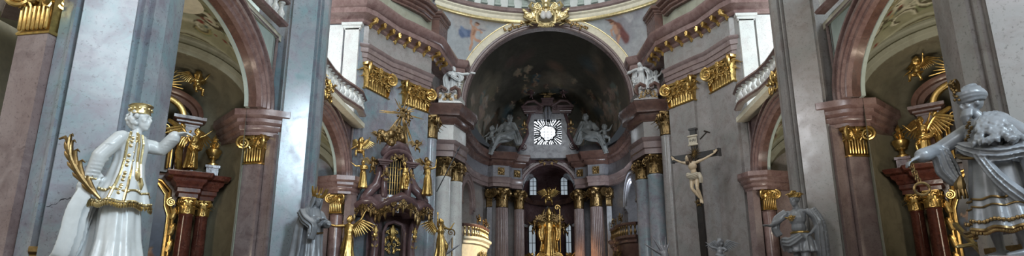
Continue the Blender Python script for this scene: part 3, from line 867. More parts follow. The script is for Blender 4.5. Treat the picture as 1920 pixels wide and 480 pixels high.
# gilded cartouche at the crown
t = thing('gilded_crest', 'large gilded rocaille crest with white shield at the top of the choir arch', 'ornament', (0, AY - .4, 16.8))
Mx = frame_M((0, AY - .62, 17.15), (1, 0), (0, -1))
g = MB()
for sx in (-1, 1):
    g.tube([(sx * .12, 0, -.62), (sx * .45, -.05, -.5), (sx * .5, -.05, -.1), (sx * .32, -.05, .2), (sx * .5, -.05, .5), (sx * .3, -.02, .66)], [.05, .1, .12, .09, .1, .05], n=8)
    g.tube([(sx * .5, 0, -.3), (sx * .85, -.05, -.32), (sx * 1.15, 0, -.12), (sx * 1.12, 0, .1), (sx * .98, 0, .02)], [.08, .11, .09, .06, .04], n=8)
    g.tube([(sx * .4, 0, .3), (sx * .7, -.05, .25), (sx * .86, 0, .5), (sx * .74, 0, .7), (sx * .6, 0, .6)], [.08, .11, .09, .07, .04], n=8)
    g.spiral((sx * .42, -.1, .42), (sx, 0, 0), (0, 0, 1), .2, hand=-1); g.spiral((sx * .9, -.05, -.1), (sx, 0, 0), (0, 0, 1), .16)
    g.tube([(sx * .4, 0, -.52), (sx * .75, 0, -.42), (sx * .95, 0, -.55), (sx * .7, 0, -.66)], [.06, .08, .06, .03], n=7)
    for k in range(5):
        g.leaf((sx * (.5 + .12 * k), -.03, -.2 + .08 * k), (0, -1, 0), .16, .3, .4, up=V((sx, 0, .3 * k - .5)))
        g.leaf((sx * (.04 + .05 * k), -.03, -.5), (0, -1, 0), .1, .3, .4, up=V((sx * .25 * k, 0, -1)))
g.ell((0, -.15, .45), (.16, .12, .2)); g.leaf((0, -.05, .5), (0, -1, 0), .5, .42, .3)
g.join(flourish(1.7, 1.1, 8, 9, .08))
part('rocaille', g.move(Mx), M['goldpale'], t)
b = MB()
for sx in (-1, 1): b.ell((sx * .14, -.1, -.08), (.17, .1, .24))
part('shield', b.move(Mx), M['pale'], t)
for sg in (-1, 1):
    g = MB()
    for i in range(11):
        a = PI / 2 - sg * (.13 + i * .036); c = V(((AR + .31) * math.cos(a), AY - .17, AZ + (AR + .31) * math.sin(a)))
        for k in range(3): g.ell(c + V((rnd.uniform(-.07, .07), -.02, rnd.uniform(-.07, .07))), rnd.uniform(.03, .06), nu=6, nv=4)
        g.leaf(c, (0, -1, 0), .1, .2, .3, up=V((math.cos(i * 2.1), 0, math.sin(i * 2.1))))
    part('flower_spray', g, M['golddark'], t)

# ------------------------------------------------------------------ choir vault
def choir_vault():
    nu, nv = 300, 210
    p = Paint(nu, nv, 6.0, 5.0, (.045, .041, .029)); rnd = random.Random(12)
    p.clouds((.11, .10, .078), 61, .8, .45, .72); p.clouds((.03, .026, .02), 62, 1.3, .5, .72, .8); p.clouds((.16, .115, .08), 63, 1.0, .55, .75, .7)
    robes = [(.16, .09, .06), (.05, .08, .09), (.20, .17, .12), (.10, .06, .05), (.14, .12, .07), (.06, .07, .05)]
    for k in range(80):
        u = rnd.uniform(.3, 5.7); v = rnd.uniform(1.2, 4.4)
        p.figure(u, v, rnd.uniform(.25, .42), rnd.choice(((.29, .21, .14), (.23, .16, .11))), rnd.choice(robes), rnd, rnd.uniform(-.6, .6))
    for k in range(60):
        p.blob(rnd.uniform(0, 6), rnd.uniform(.8, 4.8), rnd.uniform(.1, .3), rnd.uniform(.1, .25), rnd.choice(robes + [(.04, .035, .025)] * 3), rnd.uniform(-1, 1), .6, .6, .6)
    # paler, larger standing and seated figures low down on both flanks
    for c, n in ((.45, 20), (5.55, 20)):
        for k in range(n):
            u = c + rnd.uniform(-.45, .45)
            p.figure(u, rnd.uniform(.4, 3.0), rnd.uniform(.38, .55), (.34, .24, .18), rnd.choice(((.36, .32, .28), (.28, .18, .155), (.14, .19, .17), (.32, .26, .215))), rnd)
        p.blob(c, 1.6, .55, 1.8, (.27, .23, .185), 0, .8, .8, .4)
    G = []
    for i in range(nu):
        a = PI * (1 - i / (nu - 1)); row = []
        for j in range(nv):
            q = j / (nv - 1); b = q * PI / 2; c = math.cos(b * .985) ** .45
            row.append(V(((AR + .02) * math.cos(a) * c, AY + .35 + 11.5 * math.sin(b), AZ + (AR + .02) * math.sin(a) * c)))
        G.append(row)
    struct('ceiling_choir', surface_mesh('choir_vault', G, p, M['fresco']), M['fresco'], 'dark frescoed half dome over the choir with pale painted figures', 'ceiling')
choir_vault()

# ------------------------------------------------------------------ choir walls, columns, entablatures
def choir_side(s):
    sd = SIDE[s]
    wl = MB()
    line = [(5.65, 33.3), (5.5, 34.6), (5.0, 36.2)]
    line2 = [(4.5, 40.4), (4.05, 41.8), (3.6, 42.9), (2.65, 43.6), (2.1, 43.75)]
    hole = [(5.0, 36.2), (4.5, 40.4)]
    def wallgrid(pts, z0, z1): wl.grid([[to3(s, p, z) for p in pts] for z in (z0, z1)])
    wallgrid(line, 0, 12.4); wallgrid(line2, 0, 12.4)
    # arch niche between: opening 37.0-39.6, spring 8.2
    A, Bq = V(hole[0]), V(hole[1]); d = (Bq - A).normalized(); c = (A + Bq) * .5; ra = 1.25; zs = 8.0; rz = 1.3
    nn = V((d.y, -d.x)); nn = nn if nn.x > 0 else -nn
    P = []
    for i in range(33):
        a = PI * i / 32; P.append((c + d * (ra * math.cos(a)), zs + rz * math.sin(a)))
    P = [(c + d * ra, 0)] + P + [(c - d * ra, 0)]
    wl.grid([[to3(s, p, z) for p, z in P], [to3(s, p, 12.4) if 1 < i < 34 else to3(s, Bq if i < 2 else A, 0 if i in (0, 34) else 12.4) for i, (p, z) in enumerate(P)]])
    wl.grid([[to3(s, p, z) for p, z in P], [to3(s, p + nn * 1.3, z) for p, z in P]])
    # back of the niche with a window opening
    cb = c + nn * 1.3; hw = .55
    for q0, q1 in ((-2.0, -hw), (hw, 2.0)): wl.grid([[to3(s, cb + d * q, z) for q in (q0, q1)] for z in (0, 10)])
    wl.grid([[to3(s, cb + d * q, z) for q in (-hw, hw)] for z in (8.9, 10)]); wl.grid([[to3(s, cb + d * q, z) for q in (-hw, hw)] for z in (0, 6.2)])
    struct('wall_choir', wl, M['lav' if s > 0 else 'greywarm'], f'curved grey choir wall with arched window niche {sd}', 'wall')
    w = thing('window_choir', f'tall arched window half hidden behind the choir columns {sd}', 'window', to3(s, cb, 6.2), kind='structure')
    f = MB(); wp = [to3(s, cb + nn * .08 + d * (hw * math.cos(PI * i / 12)), 8.3 + .55 * math.sin(PI * i / 12)) for i in range(13)]
    wp = [to3(s, cb + nn * .08 + d * hw, 6.2)] + wp + [to3(s, cb + nn * .08 - d * hw, 6.2)]
    f.add(wp, [tuple(range(len(wp)))]); part('pane', f, M['glow'] if s > 0 else M['glowdim'], w)
    f = MB(); f.tube(wp, .05, n=6)
    for z in (6.8, 7.45, 8.1): f.tube([to3(s, cb + d * q, z) for q in (-hw, hw)], .03, n=5)
    f.tube([to3(s, cb, 6.2), to3(s, cb, 8.85)], .03, n=5); part('window_frame', f, M['iron'], w)
    tr = MB(); path = [to3(s, p, z) for p, z in P[1:-1]]; dn = V((s * d.x, d.y, 0)); n2 = V((-s * nn.x, -nn.y, 0))
    NN = [dn * math.cos(PI * i / 32) + V((0, 0, math.sin(PI * i / 32))) for i in range(33)]
    tr.sweep(path, NN, [n2] * 33, [(-.05, -.1), (-.05, .05), (.05, .08), (.08, .14), (.2, .14), (.25, .08), (.38, .08), (.42, .16), (.5, .16), (.5, -.1)])
    for sg in (-1, 1):
        m = c + d * (sg * (ra + .2)); a = m - d * .25; b = m + d * .25
        plan(tr, s, [tuple(a if a.y < b.y else b), tuple(b if a.y < b.y else a)], stepped(7.6, 8.0, (.02, .16), 3, -.1))
    struct('trim_choir_niche', tr, M['rose'] if s < 0 else M['lav'], f'moulded arch round the choir window niche {sd}', 'moulding')
    # paired columns
    for i, (a, y) in enumerate(((5.12, 32.05), (4.72, 33.35))):
        col = thing('choir_column', f'{"outer" if i == 0 else "inner"} smooth grey column with gilt capital, choir arch pair {sd}', 'column', (s * a, y, 0), kind='thing')
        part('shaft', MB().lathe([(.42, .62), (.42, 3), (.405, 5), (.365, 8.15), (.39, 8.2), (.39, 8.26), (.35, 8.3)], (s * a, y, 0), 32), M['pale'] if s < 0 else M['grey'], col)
        part('base', MB().lathe([(.52, 0), (.52, .2), (.48, .24), (.52, .32), (.48, .42), (.4, .46), (.44, .54), (.4, .62)], (s * a, y, 0), 28), M['pale'], col)
        part('gilded_capital', cap_round(.36, .92, i).move(Matrix.Translation((s * a, y, 8.3)) @ Matrix.Rotation(.25 * s, 4, 'Z')), M['golddark'], col)
    # entablature over the pair, sweeping back into the choir
    e = thing('choir_entablature', f'pink and grey stepped entablature block over the paired choir columns {sd}', 'entablature', (s * 4.8, 32.8, 9.25), kind='structure')
    ln = [(5.9, 31.65), (5.35, 31.58), (4.65, 31.72), (4.25, 33.25), (4.28, 33.8), (4.7, 34.1), (4.85, 35.3)]
    f = MB(); plan(f, s, ln, [(-.3, 9.25), (.03, 9.25), (.03, 9.5), (.08, 9.55), (.08, 9.85), (.14, 9.92), (.18, 10.05), (-.3, 10.05)]); part('architrave', f, M['rose'], e)
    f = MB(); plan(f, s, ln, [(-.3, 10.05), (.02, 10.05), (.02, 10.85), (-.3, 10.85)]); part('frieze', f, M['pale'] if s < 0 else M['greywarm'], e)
    f = MB(); plan(f, s, ln, [(-.3, 10.85), (.05, 10.85), (.1, 10.95), (.22, 11.05), (.25, 11.2), (.42, 11.25), (.46, 11.5), (.56, 11.62), (.6, 11.78), (.5, 11.8), (-.3, 11.8)]); part('cornice', f, M['brown'], e)
    # concave run and apse block
    e = thing('apse_entablature', f'concave dark entablature bending round to the high altar arch {sd}', 'entablature', (s * 3.6, 41, 9.6), kind='structure')
    ln = [(4.86, 35.32), (4.85, 36.6), (4.6, 39.2), (4.2, 40.6), (3.75, 41.45), (3.45, 41.2), (2.48, 41.5), (2.42, 41.85), (2.3, 42.05), (1.72, 42.3), (1.7, 43.3)]
    f = MB(); plan(f, s, ln, [(-.3, 9.62), (.03, 9.62), (.03, 9.82), (.08, 9.85), (.08, 10.1), (.16, 10.2), (-.3, 10.2)]); part('architrave', f, M['rose'], e)
    f = MB(); plan(f, s, ln, [(-.3, 10.2), (.02, 10.2), (.02, 10.95), (-.3, 10.95)]); part('frieze', f, M['lav'], e)
    f = MB(); plan(f, s, ln, [(-.3, 10.95), (.05, 10.95), (.12, 11.05), (.25, 11.15), (.28, 11.25), (.45, 11.3), (.5, 11.5), (.58, 11.6), (.6, 11.72), (-.3, 11.72)]); part('cornice', f, M['brown'], e)
    for a, b in (((3.45, 41.2), (2.48, 41.5)), ((2.3, 42.05), (1.72, 42.3))):
        dd, nn2 = facing(s, a, b); m = mixp(a, b, .5)
        g = MB(); g.box((0, -.03, 0), (.42, .06, .46)); 
        for k in range(8): g.leaf((0, -.07, 0), (0, -1, 0), .12, .2, .4, up=V((math.cos(k * PI / 4), 0, math.sin(k * PI / 4))))
        g.ell((0, -.1, 0), .06); part('gilded_rosette', g.move(frame_M((s * m[0], m[1], 10.58), dd, nn2)), M['golddark'], e)
    # apse columns (fluted)
    for i, (a, y, r) in enumerate(((2.95, 41.95, .44), (1.9, 42.72, .36))):
        col = thing('apse_column', f'fluted pinkish apse column {"farther from" if i == 0 else "next to"} the high altar {sd}', 'column', (s * a, y, 0), kind='thing')
        rows = []
        for z, q in ((.6, 1), (3, 1), (8.0, .88), (8.35, .87)):
            rows.append([V((s * a + r * q * (1 - .07 * abs(math.sin(j * PI / 4)) ** .6) * math.cos(2 * PI * j / 96), y + r * q * (1 - .07 * abs(math.sin(j * PI / 4)) ** .6) * math.sin(2 * PI * j / 96), z)) for j in range(96)])
        part('shaft', MB().grid(rows, cv=True), M['rose'], col)
        part('base', MB().lathe([(r * 1.2, 0), (r * 1.2, .25), (r * 1.1, .3), (r * 1.17, .42), (r * 1.03, .6)], (s * a, y, 0), 24), M['rose'], col)
        part('gilded_capital', cap_round(r * .8, 1.2, i + 5).move(Matrix.Translation((s * a, y, 8.36)) @ Matrix.Rotation(.4, 4, 'Z')), M['golddark'], col)
    # pilasters beside them
    pi = thing('apse_pilaster', f'slim grey pilaster with gilt capital beside the apse columns {sd}', 'pilaster', (s * 3.55, 41.6, 0), kind='structure')
    f = MB(); f.box((s * 3.7, 41.75, 4.2), (.3, .4, 8.3)); part('shaft', f, M['lav'], pi)
    part('gilded_capital', cap_flat(.36, .2, 1.1, 2).move(frame_M((s * 3.7, 41.55, 8.38), (s, .4), (-s * .4, -1))), M['golddark'], pi)
    # volute pediment carrying a reclining figure
    vp = thing('volute_pediment', f'curved half pediment under the reclining statue {sd} of the choir window', 'pediment', (s * 2.7, 41.6, 11.75), kind='structure')
    pts = [V((s * a, y, z)) for a, y, z in ((3.55, 41.0, 11.85), (3.2, 41.2, 12.2), (2.75, 41.4, 12.75), (2.35, 41.6, 13.1), (2.0, 41.9, 13.15), (1.85, 42.1, 12.9))]
    f = MB(); nrm = [V((0, 0, 1))] * 6
    f.sweep(pts, nrm, [V((-s * .45, -.9, 0))] * 6, [(-.12, -.5), (-.12, .15), (-.05, .25), (.05, .28), (.1, .4), (.16, .4), (.16, -.5)]); part('curved_cornice', f, M['brown'], vp)
    f = MB(); f.prism(L(s, [(3.3, 41.5), (2.0, 42.2), (2.0, 42.6), (3.4, 42.2)]), 11.73, 12.35); part('block', f, M['lav'], vp)
    pp = thing('statue_pedestal', f'scrolled pedestal with gilt ornament above the paired choir columns {sd}', 'pedestal', (s * 4.75, 32, 11.81), kind='structure')
    f = MB(); f.prism(L(s, [(5.35, 31.3), (4.4, 31.45), (4.25, 33.0), (5.35, 32.8)]), 11.82, 12.42)
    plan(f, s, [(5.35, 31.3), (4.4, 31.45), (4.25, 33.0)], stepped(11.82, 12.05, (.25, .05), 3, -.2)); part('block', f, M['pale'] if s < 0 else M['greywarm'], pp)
    f = MB(); dd, nn2 = facing(s, (5.35, 31.3), (4.4, 31.45))
    for k in (-1, 1):
        f.tube([(k * .15, -.12, .1), (k * .34, -.12, .22), (k * .52, -.12, .1), (k * .56, -.12, -.2), (k * .48, -.12, -.32)], [.09, .11, .11, .09, .06], n=8); f.spiral((k * .2, -.14, .06), (k, 0, 0), (0, 0, 1), .15)
    part('scroll', f.move(frame_M((s * 4.88, 31.3, 12.42), dd, nn2)), M['brown'], pp)
    part('gilded_swag', flourish(.95, .5, 40 + s, 8, .1).move(frame_M((s * 4.88, 31.25, 12.1), dd, nn2)), M['golddark'], pp)
for s in (-1, 1): choir_side(s)

# high altar arch
t = thing('altar_arch', 'pinkish grey round arch over the high altar', 'arch', (0, 43, 9.6), kind='structure')
P = []; N = []; r = 1.78; zc = 9.62
for i in range(41):
    a = PI * i / 40; P.append(V((r * math.cos(a), 43.0, zc + r * math.sin(a)))); N.append(V((math.cos(a), 0, math.sin(a))))
part('archivolt', MB().sweep(P, N, [V((0, -1, 0))] * 41, [(-.1, -.6), (-.1, .12), (0, .14), (.04, .2), (.18, .2), (.22, .12), (.36, .12), (.42, .2), (.5, .22), (.5, -.6)]), M['mauve'], t)
rows = [[], []]
for i in range(41):
    a = PI * i / 40; rows[0].append(V(((r + .4) * math.cos(a), 43.1, zc + (r + .4) * math.sin(a)))); rows[1].append(V((3.2 * math.cos(a), 43.1, 12.3)))
part('spandrel', MB().grid(rows), M['lav'], t)
part('gilded_crest', flourish(1.5, .5, 77, 8, .1).move(frame_M((0, 42.72, 11.55), (1, 0), (0, -1))), M['golddark'], t)
for k in (-1, 1): part('gilded_spray', flourish(.7, .5, 78, 6, .1, False).move(frame_M((k * 1.45, 42.7, 11.95), (1, 0), (0, -1))), M['golddark'], t)

# altar chamber
cw = MB(); pts = [V((1.9 * math.cos(a), 44 + 3.2 * math.sin(a), 0)) for a in np.linspace(0, PI, 25)]
pts = [V((2.1, 43.3, 0))] + pts + [V((-2.1, 43.3, 0))]
cw.grid([[p + V((0, 0, z)) for p in pts] for z in (0, 9.6)])
cw.grid([[V((p.x * math.cos(b), 43.2 + (p.y - 43.2) * math.cos(b), 9.6 + 1.9 * math.sin(b))) for p in pts] for b in np.linspace(0, PI / 2, 10)])
struct('wall_apse', cw, M['mauve'], 'dark marble wall of the deep apse behind the high altar', 'wall')
cm = MB(); cm.plan([(p.x * .97, 43.2 + (p.y - 43.2) * .97) for p in pts], [(-.1, 9.3), (.1, 9.3), (.25, 9.5), (.25, 9.6), (-.1, 9.6)], side=-1)
cm.plan([(p.x * .97, 43.2 + (p.y - 43.2) * .97) for p in pts], [(-.1, 7.6), (.08, 7.6), (.14, 7.75), (-.1, 7.75)], side=-1)
struct('trim_apse', cm, M['brown'], 'dark cornice line round the apse behind the altar', 'moulding')
for i, (x, z0, h, wd) in enumerate(((-1.05, 9.75, 1.0, .5), (1.05, 9.75, 1.0, .5), (-1.15, 5.0, 2.6, .5), (1.28, 5.0, 2.6, .4))):
    y = 43.2 + 4.0 * math.sqrt(max(0, 1 - (x / 1.9) ** 2)) * (.93 if i < 2 else .97) - .55
    if i < 2: y = 45.2
    w = thing('window_apse', ('small dim round-headed window high in the apse' if i < 2 else 'tall pale apse window low behind the gilded altar') + (' towards the pulpit side' if x < 0 else ' towards the crucifix side'), 'window', (x, y, z0), kind='structure')
    f = MB(); wp = [(x + wd / 2, y, z0)] + [(x + wd / 2 * math.cos(a), y, z0 + h + wd / 2 * math.sin(a)) for a in np.linspace(0, PI, 11)] + [(x - wd / 2, y, z0)]
    f.add(wp, [tuple(range(len(wp)))]); part('pane', f, M['glowdim'], w)
    f = MB(); f.tube(wp, .05, n=5)
    for q in range(1, 4): f.tube([(x - wd / 2, y - .02, z0 + h * q / 3.3), (x + wd / 2, y - .02, z0 + h * q / 3.3)], .018, n=4)
    f.tube([(x, y - .02, z0), (x, y - .02, z0 + h + wd / 2)], .018, n=4); part('window_frame', f, M['iron'], w)

# ------------------------------------------------------------------ choir window with its aedicule
AYW = 42.2
t = thing('window_aedicule', 'lavender grey marble frame with scrolled pediment round the bright choir window', 'frame', (0, AYW, 12.0), kind='structure')
f = MB()
out = [(-1.9, 11.6), (-2.0, 12.2), (-1.6, 12.7), (-1.35, 13.3), (-1.32, 14.4), (-1.42, 14.7), (1.42, 14.7), (1.32, 14.4), (1.35, 13.3), (1.6, 12.7), (2.0, 12.2), (1.9, 11.6)]
hole = [(-.88, 12.5), (-.88, 12.8), (-.88, 13.2), (-.88, 13.6), (-.88, 14.0), (-.88, 14.2), (.88, 14.2), (.88, 14.0), (.88, 13.6), (.88, 13.2), (.88, 12.8), (.88, 12.5)]
for y in (AYW, AYW + .5): f.grid([[(x, y, z) for x, z in out], [(x, y, z) for x, z in hole]], cv=True)
f.grid([[(x, AYW, z) for x, z in out], [(x, AYW + .5, z) for x, z in out]], cv=True); f.grid([[(x, AYW, z) for x, z in hole], [(x, AYW + .5, z) for x, z in hole]], cv=True)
part('surround', f, M['lav'], t)
f = MB()
for sx in (-1, 1):
    f.plan([(sx * .85, AYW + .3), (sx * .85, AYW - .12), (sx * 1.5, AYW - .12), (sx * 1.5, AYW + .4)], stepped(14.55, 15.05, (.0, .2), 4, -.2), side=sx)
    f.tube([(sx * 1.62, AYW - .15, 15.05), (sx * 1.3, AYW - .2, 15.35), (sx * .85, AYW - .2, 15.4), (sx * .5, AYW - .2, 15.15), (sx * .3, AYW - .2, 15.05)], [.08, .1, .11, .1, .08], n=8)
    f.spiral((sx * .55, AYW - .25, 14.95), (sx, 0, 0), (0, 0, 1), .2); f.spiral((sx * 1.62, AYW - .1, 12.35), (sx, 0, 0), (0, 0, 1), .26)
    f.tube([(sx * 1.15, AYW - .12, 14.5), (sx * 1.36, AYW - .15, 13.8), (sx * 1.3, AYW - .15, 13.2), (sx * 1.6, AYW - .15, 12.6), (sx * 1.9, AYW - .1, 12.1)], [.1, .1, .09, .11, .08], n=8)
    f.box((sx * .55, AYW, 14.82), (.5, .3, .5))
f.box((0, AYW, 15.15), (.9, .5, .16)); f.box((0, AYW, 15.35), (.7, .45, .25)); f.box((0, AYW, 15.53), (.85, .55, .1))
part('pediment', f, M['mauve'], t)
f = MB()
for k in (-1, 1): f.tube([(k * .1, AYW - .1, 14.25), (k * .14, AYW - .2, 14.6), (k * .08, AYW - .15, 14.95)], [.1, .12, .08], n=7)
part('keystone', f, M['lav'], t)
f = MB().box((0, AYW - .05, 15.68), (.45, .4, .12)); f.tube([(0, AYW, 15.72), (0, AYW, 16.0)], [.12, .05], n=7)
for k in range(7): a = PI * k / 6; f.tube([(.1 * math.cos(a), AYW, 15.9), (.55 * math.cos(a), AYW, 15.95 + .28 * math.sin(a))], [.03, .012], n=5)
part('gilded_crown', f, M['golddark'], t)
for sx in (-1, 1): part('gilded_drop', flourish(.35, 1.2, 66, 7, .08).move(frame_M((sx * 1.5, AYW - .2, 13.6), (1, 0), (0, -1))), M['golddark'], t)

w = thing('window_choir_centre', 'bright square window with dark sunburst rays above the high altar', 'window', (0, AYW + .4, 12.2), kind='structure')
f = MB(); f.add([(-.9, AYW + .42, 12.45), (.9, AYW + .42, 12.45), (.9, AYW + .42, 14.25), (-.9, AYW + .42, 14.25)], [(0, 1, 2, 3)]); part('pane', f, M['glow'], w)
rays = MB(); rnd = random.Random(5); cz = 13.34
for k in range(36):
    a = 2 * PI * k / 36 + .04; wd = rnd.uniform(.025, .06); r0, r1 = .5, 1.3 if k % 2 else 1.15
    e = V((math.cos(a), 0, math.sin(a))); q = V((-e.z, 0, e.x)); c = V((0, AYW + .33, cz))
    m = max(abs(e.x), abs(e.z)); r1 = min(r1, .92 / m * (1.05 if k % 2 else .95))
    v = [c + e * r0 + q * wd * .7, c + e * r1 + q * wd * 1.3, c + e * r1 - q * wd * 1.3, c + e * r0 - q * wd * .7]
    v2 = [p + V((0, -.06, 0)) for p in v]; rays.add(v + v2, [(0, 1, 2, 3), (4, 5, 6, 7), (0, 1, 5, 4), (1, 2, 6, 5), (2, 3, 7, 6), (3, 0, 4, 7)])
part('ray', rays, M['iron'], w)
cl = MB()
for k in range(26):
    a = 2 * PI * k / 26; r = .52 + rnd.uniform(-.03, .07)
    cl.ell((r * math.cos(a) * 1.02, AYW + .25, cz + r * math.sin(a) * .95), rnd.uniform(.04, .075), nu=8, nv=6)
for sx, sz in ((-1, 1), (1, 1), (-1, -1), (1, -1), (0, -1.05), (0, 1)):
    for k in range(4): cl.ell((sx * .85 + rnd.uniform(-.12, .12), AYW + .2, cz + sz * .92 + rnd.uniform(-.12, .12)), rnd.uniform(.08, .16), nu=8, nv=6)
for k in range(14):
    a = 2 * PI * k / 14 + .2; r = rnd.uniform(.66, .85); cl.ell((r * math.cos(a), AYW + .22, cz + r * math.sin(a)), rnd.uniform(.04, .075), nu=7, nv=5)
part('cloud_ring', sculpt(cl, 'cloud_ring', M['iron'], .03, 2), None, w).location = -V(w.location)
f = MB()
for x in (-.24, 0, .24): f.tube([(x, AYW + .36, cz - .5), (x, AYW + .36, cz + .5)], .016, n=4)
for z in (-.3, -.1, .1, .3): f.tube([(-.5, AYW + .36, cz + z), (.5, AYW + .36, cz + z)], .016, n=4)
part('window_frame', f, M['iron'], w)

# ------------------------------------------------------------------ choir balconies
def choir_balcony(s):
    t = thing('choir_balcony', 'sunlit bowed balcony with gilded rail between the choir columns and the apse' if s < 0 else 'shaded bowed balcony with dull gilt rail below the tall choir window', 'balcony', (s * 4.2, 38.3, 5.0))
    pl = [(4.7, 36.5), (4.15, 36.9), (3.85, 37.6), (3.7, 38.6), (3.6, 39.5), (3.75, 40.2), (4.2, 40.35)]
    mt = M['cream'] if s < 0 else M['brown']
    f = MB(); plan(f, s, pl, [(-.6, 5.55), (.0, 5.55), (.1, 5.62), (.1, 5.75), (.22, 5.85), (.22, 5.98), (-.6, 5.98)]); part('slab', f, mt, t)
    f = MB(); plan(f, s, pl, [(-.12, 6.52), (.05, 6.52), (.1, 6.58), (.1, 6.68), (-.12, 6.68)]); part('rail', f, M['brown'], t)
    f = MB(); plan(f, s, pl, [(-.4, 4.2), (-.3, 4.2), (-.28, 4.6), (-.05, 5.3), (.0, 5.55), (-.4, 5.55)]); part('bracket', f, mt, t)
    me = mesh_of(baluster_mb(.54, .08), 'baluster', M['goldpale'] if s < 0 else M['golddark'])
    Ls = [0]
    for a, b in zip(pl[:-1], pl[1:]): Ls.append(Ls[-1] + math.dist(a, b))
    for i in range(18):
        q = Ls[-1] * (i + .5) / 18; k = max(j for j in range(len(Ls) - 1) if Ls[j] <= q); p = mixp(pl[k], pl[k + 1], (q - Ls[k]) / (Ls[k + 1] - Ls[k]))
        o = part('baluster', me, None, t); o.location = (s * p[0] - t.location.x, p[1] - t.location.y, .98)
    dd, nn = facing(s, (3.85, 37.6), (3.6, 39.5))
    for i, (a, y) in enumerate(((3.78, 37.9), (3.68, 39.1))):
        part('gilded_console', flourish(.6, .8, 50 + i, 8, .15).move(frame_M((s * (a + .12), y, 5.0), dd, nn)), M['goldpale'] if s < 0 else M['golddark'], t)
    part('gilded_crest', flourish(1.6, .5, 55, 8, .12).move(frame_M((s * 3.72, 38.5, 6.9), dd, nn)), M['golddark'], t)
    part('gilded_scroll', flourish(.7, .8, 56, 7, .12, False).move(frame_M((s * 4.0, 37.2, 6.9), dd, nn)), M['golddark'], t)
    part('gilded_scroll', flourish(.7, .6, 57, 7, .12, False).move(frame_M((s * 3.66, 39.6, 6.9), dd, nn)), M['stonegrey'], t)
for s in (-1, 1): choir_balcony(s)

# ------------------------------------------------------------------ outer shell
struct('wall_left', MB().box((-14.3, 17, 11.5), (.3, 54, 23)), M['cream'], 'plain outer wall behind the pulpit side chapels', 'wall')
struct('wall_right', MB().box((14.3, 17, 11.5), (.3, 54, 23)), M['cream'], 'plain outer wall behind the crucifix side chapels', 'wall')
struct('wall_back', MB().box((0, -10, 11.5), (29, .3, 23)), M['cream'], 'west wall behind the viewer', 'wall')
struct('ceiling', MB().box((0, 17, 23.15), (29, 54, .3)), M['cream'], 'high plain vault over the nave and dome', 'ceiling')
for s in (-1, 1):
    struct('wall_transept', MB().box((s * 9.9, 33.4, 11.5), (8.4, .2, 23)), M['grey'], f'grey end wall behind the dome pier {SIDE[s]}', 'wall')
    g = MB().box((s * 10.6, 17.5, 9.05), (6.6, 16, .18)); struct('floor_gallery', g, M['cream'], f'gallery floor over the chapels {SIDE[s]}', 'floor')
    g = MB().box((s * 11.0, 25.6, 16), (5.6, .3, 14)); struct('wall_gallery', g, M['green'], f'pale end wall of the gallery {SIDE[s]}', 'wall')
# ------------------------------------------------------------------ carved figures: local frame, z up, front -Y, about 1.8 tall
def head(mb, c, yaw=0, pitch=0, roll=0, k=1.0, beard=False, hair='curl', seed=0, hmb=None):
    Mx = Matrix.Translation(c) @ Matrix.Rotation(yaw, 4, 'Z') @ Matrix.Rotation(roll, 4, 'Y') @ Matrix.Rotation(pitch, 4, 'X')
    g = MB(); rnd = random.Random(seed)
    g.ell((0, .012, .03), (.078, .096, .098)); g.ell((0, -.03, -.045), (.058, .062, .07)); g.ell((0, -.055, -.095), (.028, .028, .024))
    g.tube([(0, -.082, .03), (0, -.104, -.012), (0, -.098, -.026)], [.011, .016, .015], n=6)
    for s in (-1, 1):
        g.ell((s * .032, -.078, .036), (.027, .016, .011)); g.ell((s * .034, -.072, .014), (.015, .014, .010)); g.ell((s * .042, -.058, -.02), (.022, .024, .022)); g.ell((s * .08, .012, -.002), (.012, .022, .032))
    g.ell((0, -.088, -.052), (.024, .011, .008)); g.ell((0, -.084, -.066), (.02, .012, .008))
    h = MB()
    if hair == 'curl':
        for i in range(110):
            a = rnd.uniform(-.3, PI + .3); e = rnd.uniform(-1.35, 1.35); q = 1.12 if e < .3 else 1.0
            h.ell((.092 * q * math.cos(a) * max(.45, math.cos(e)), .02 + .108 * q * math.sin(a) * max(.45, math.cos(e)), .02 + .115 * math.sin(e)), rnd.uniform(.018, .03), nu=7, nv=5)
    elif hair == 'long':
        for i in range(26):
            a = rnd.uniform(-.35, PI + .35); x, y = .085 * math.cos(a), .02 + .095 * math.sin(a)
            h.tube([(x * .5, y * .6, .12), (x, y, .05), (x * 1.15, y * 1.15, -.06), (x * 1.3 + rnd.uniform(-.03, .03), y * 1.2, -.17)], [.02, .028, .026, .016], n=6)
    elif hair == 'short':
        h.ell((0, .03, .05), (.088, .095, .092))
    if beard:
        for i in range(34):
            a = rnd.uniform(-1.3, 1.3); x = .062 * math.sin(a); y = -.03 - .055 * math.cos(a)
            h.tube([(x, y, -.06), (x * 1.05, y - .02, -.12), (x * .7 + rnd.uniform(-.02, .02), y - .02, -.2 + abs(a) * .05)], [.018, .021, .009], n=6)
    if k != 1: g.move(Matrix.Scale(k, 4)); h.move(Matrix.Scale(k, 4))
    mb.join(g.move(Mx)); (hmb if hmb is not None else mb).join(h.move(Mx))
    return Mx

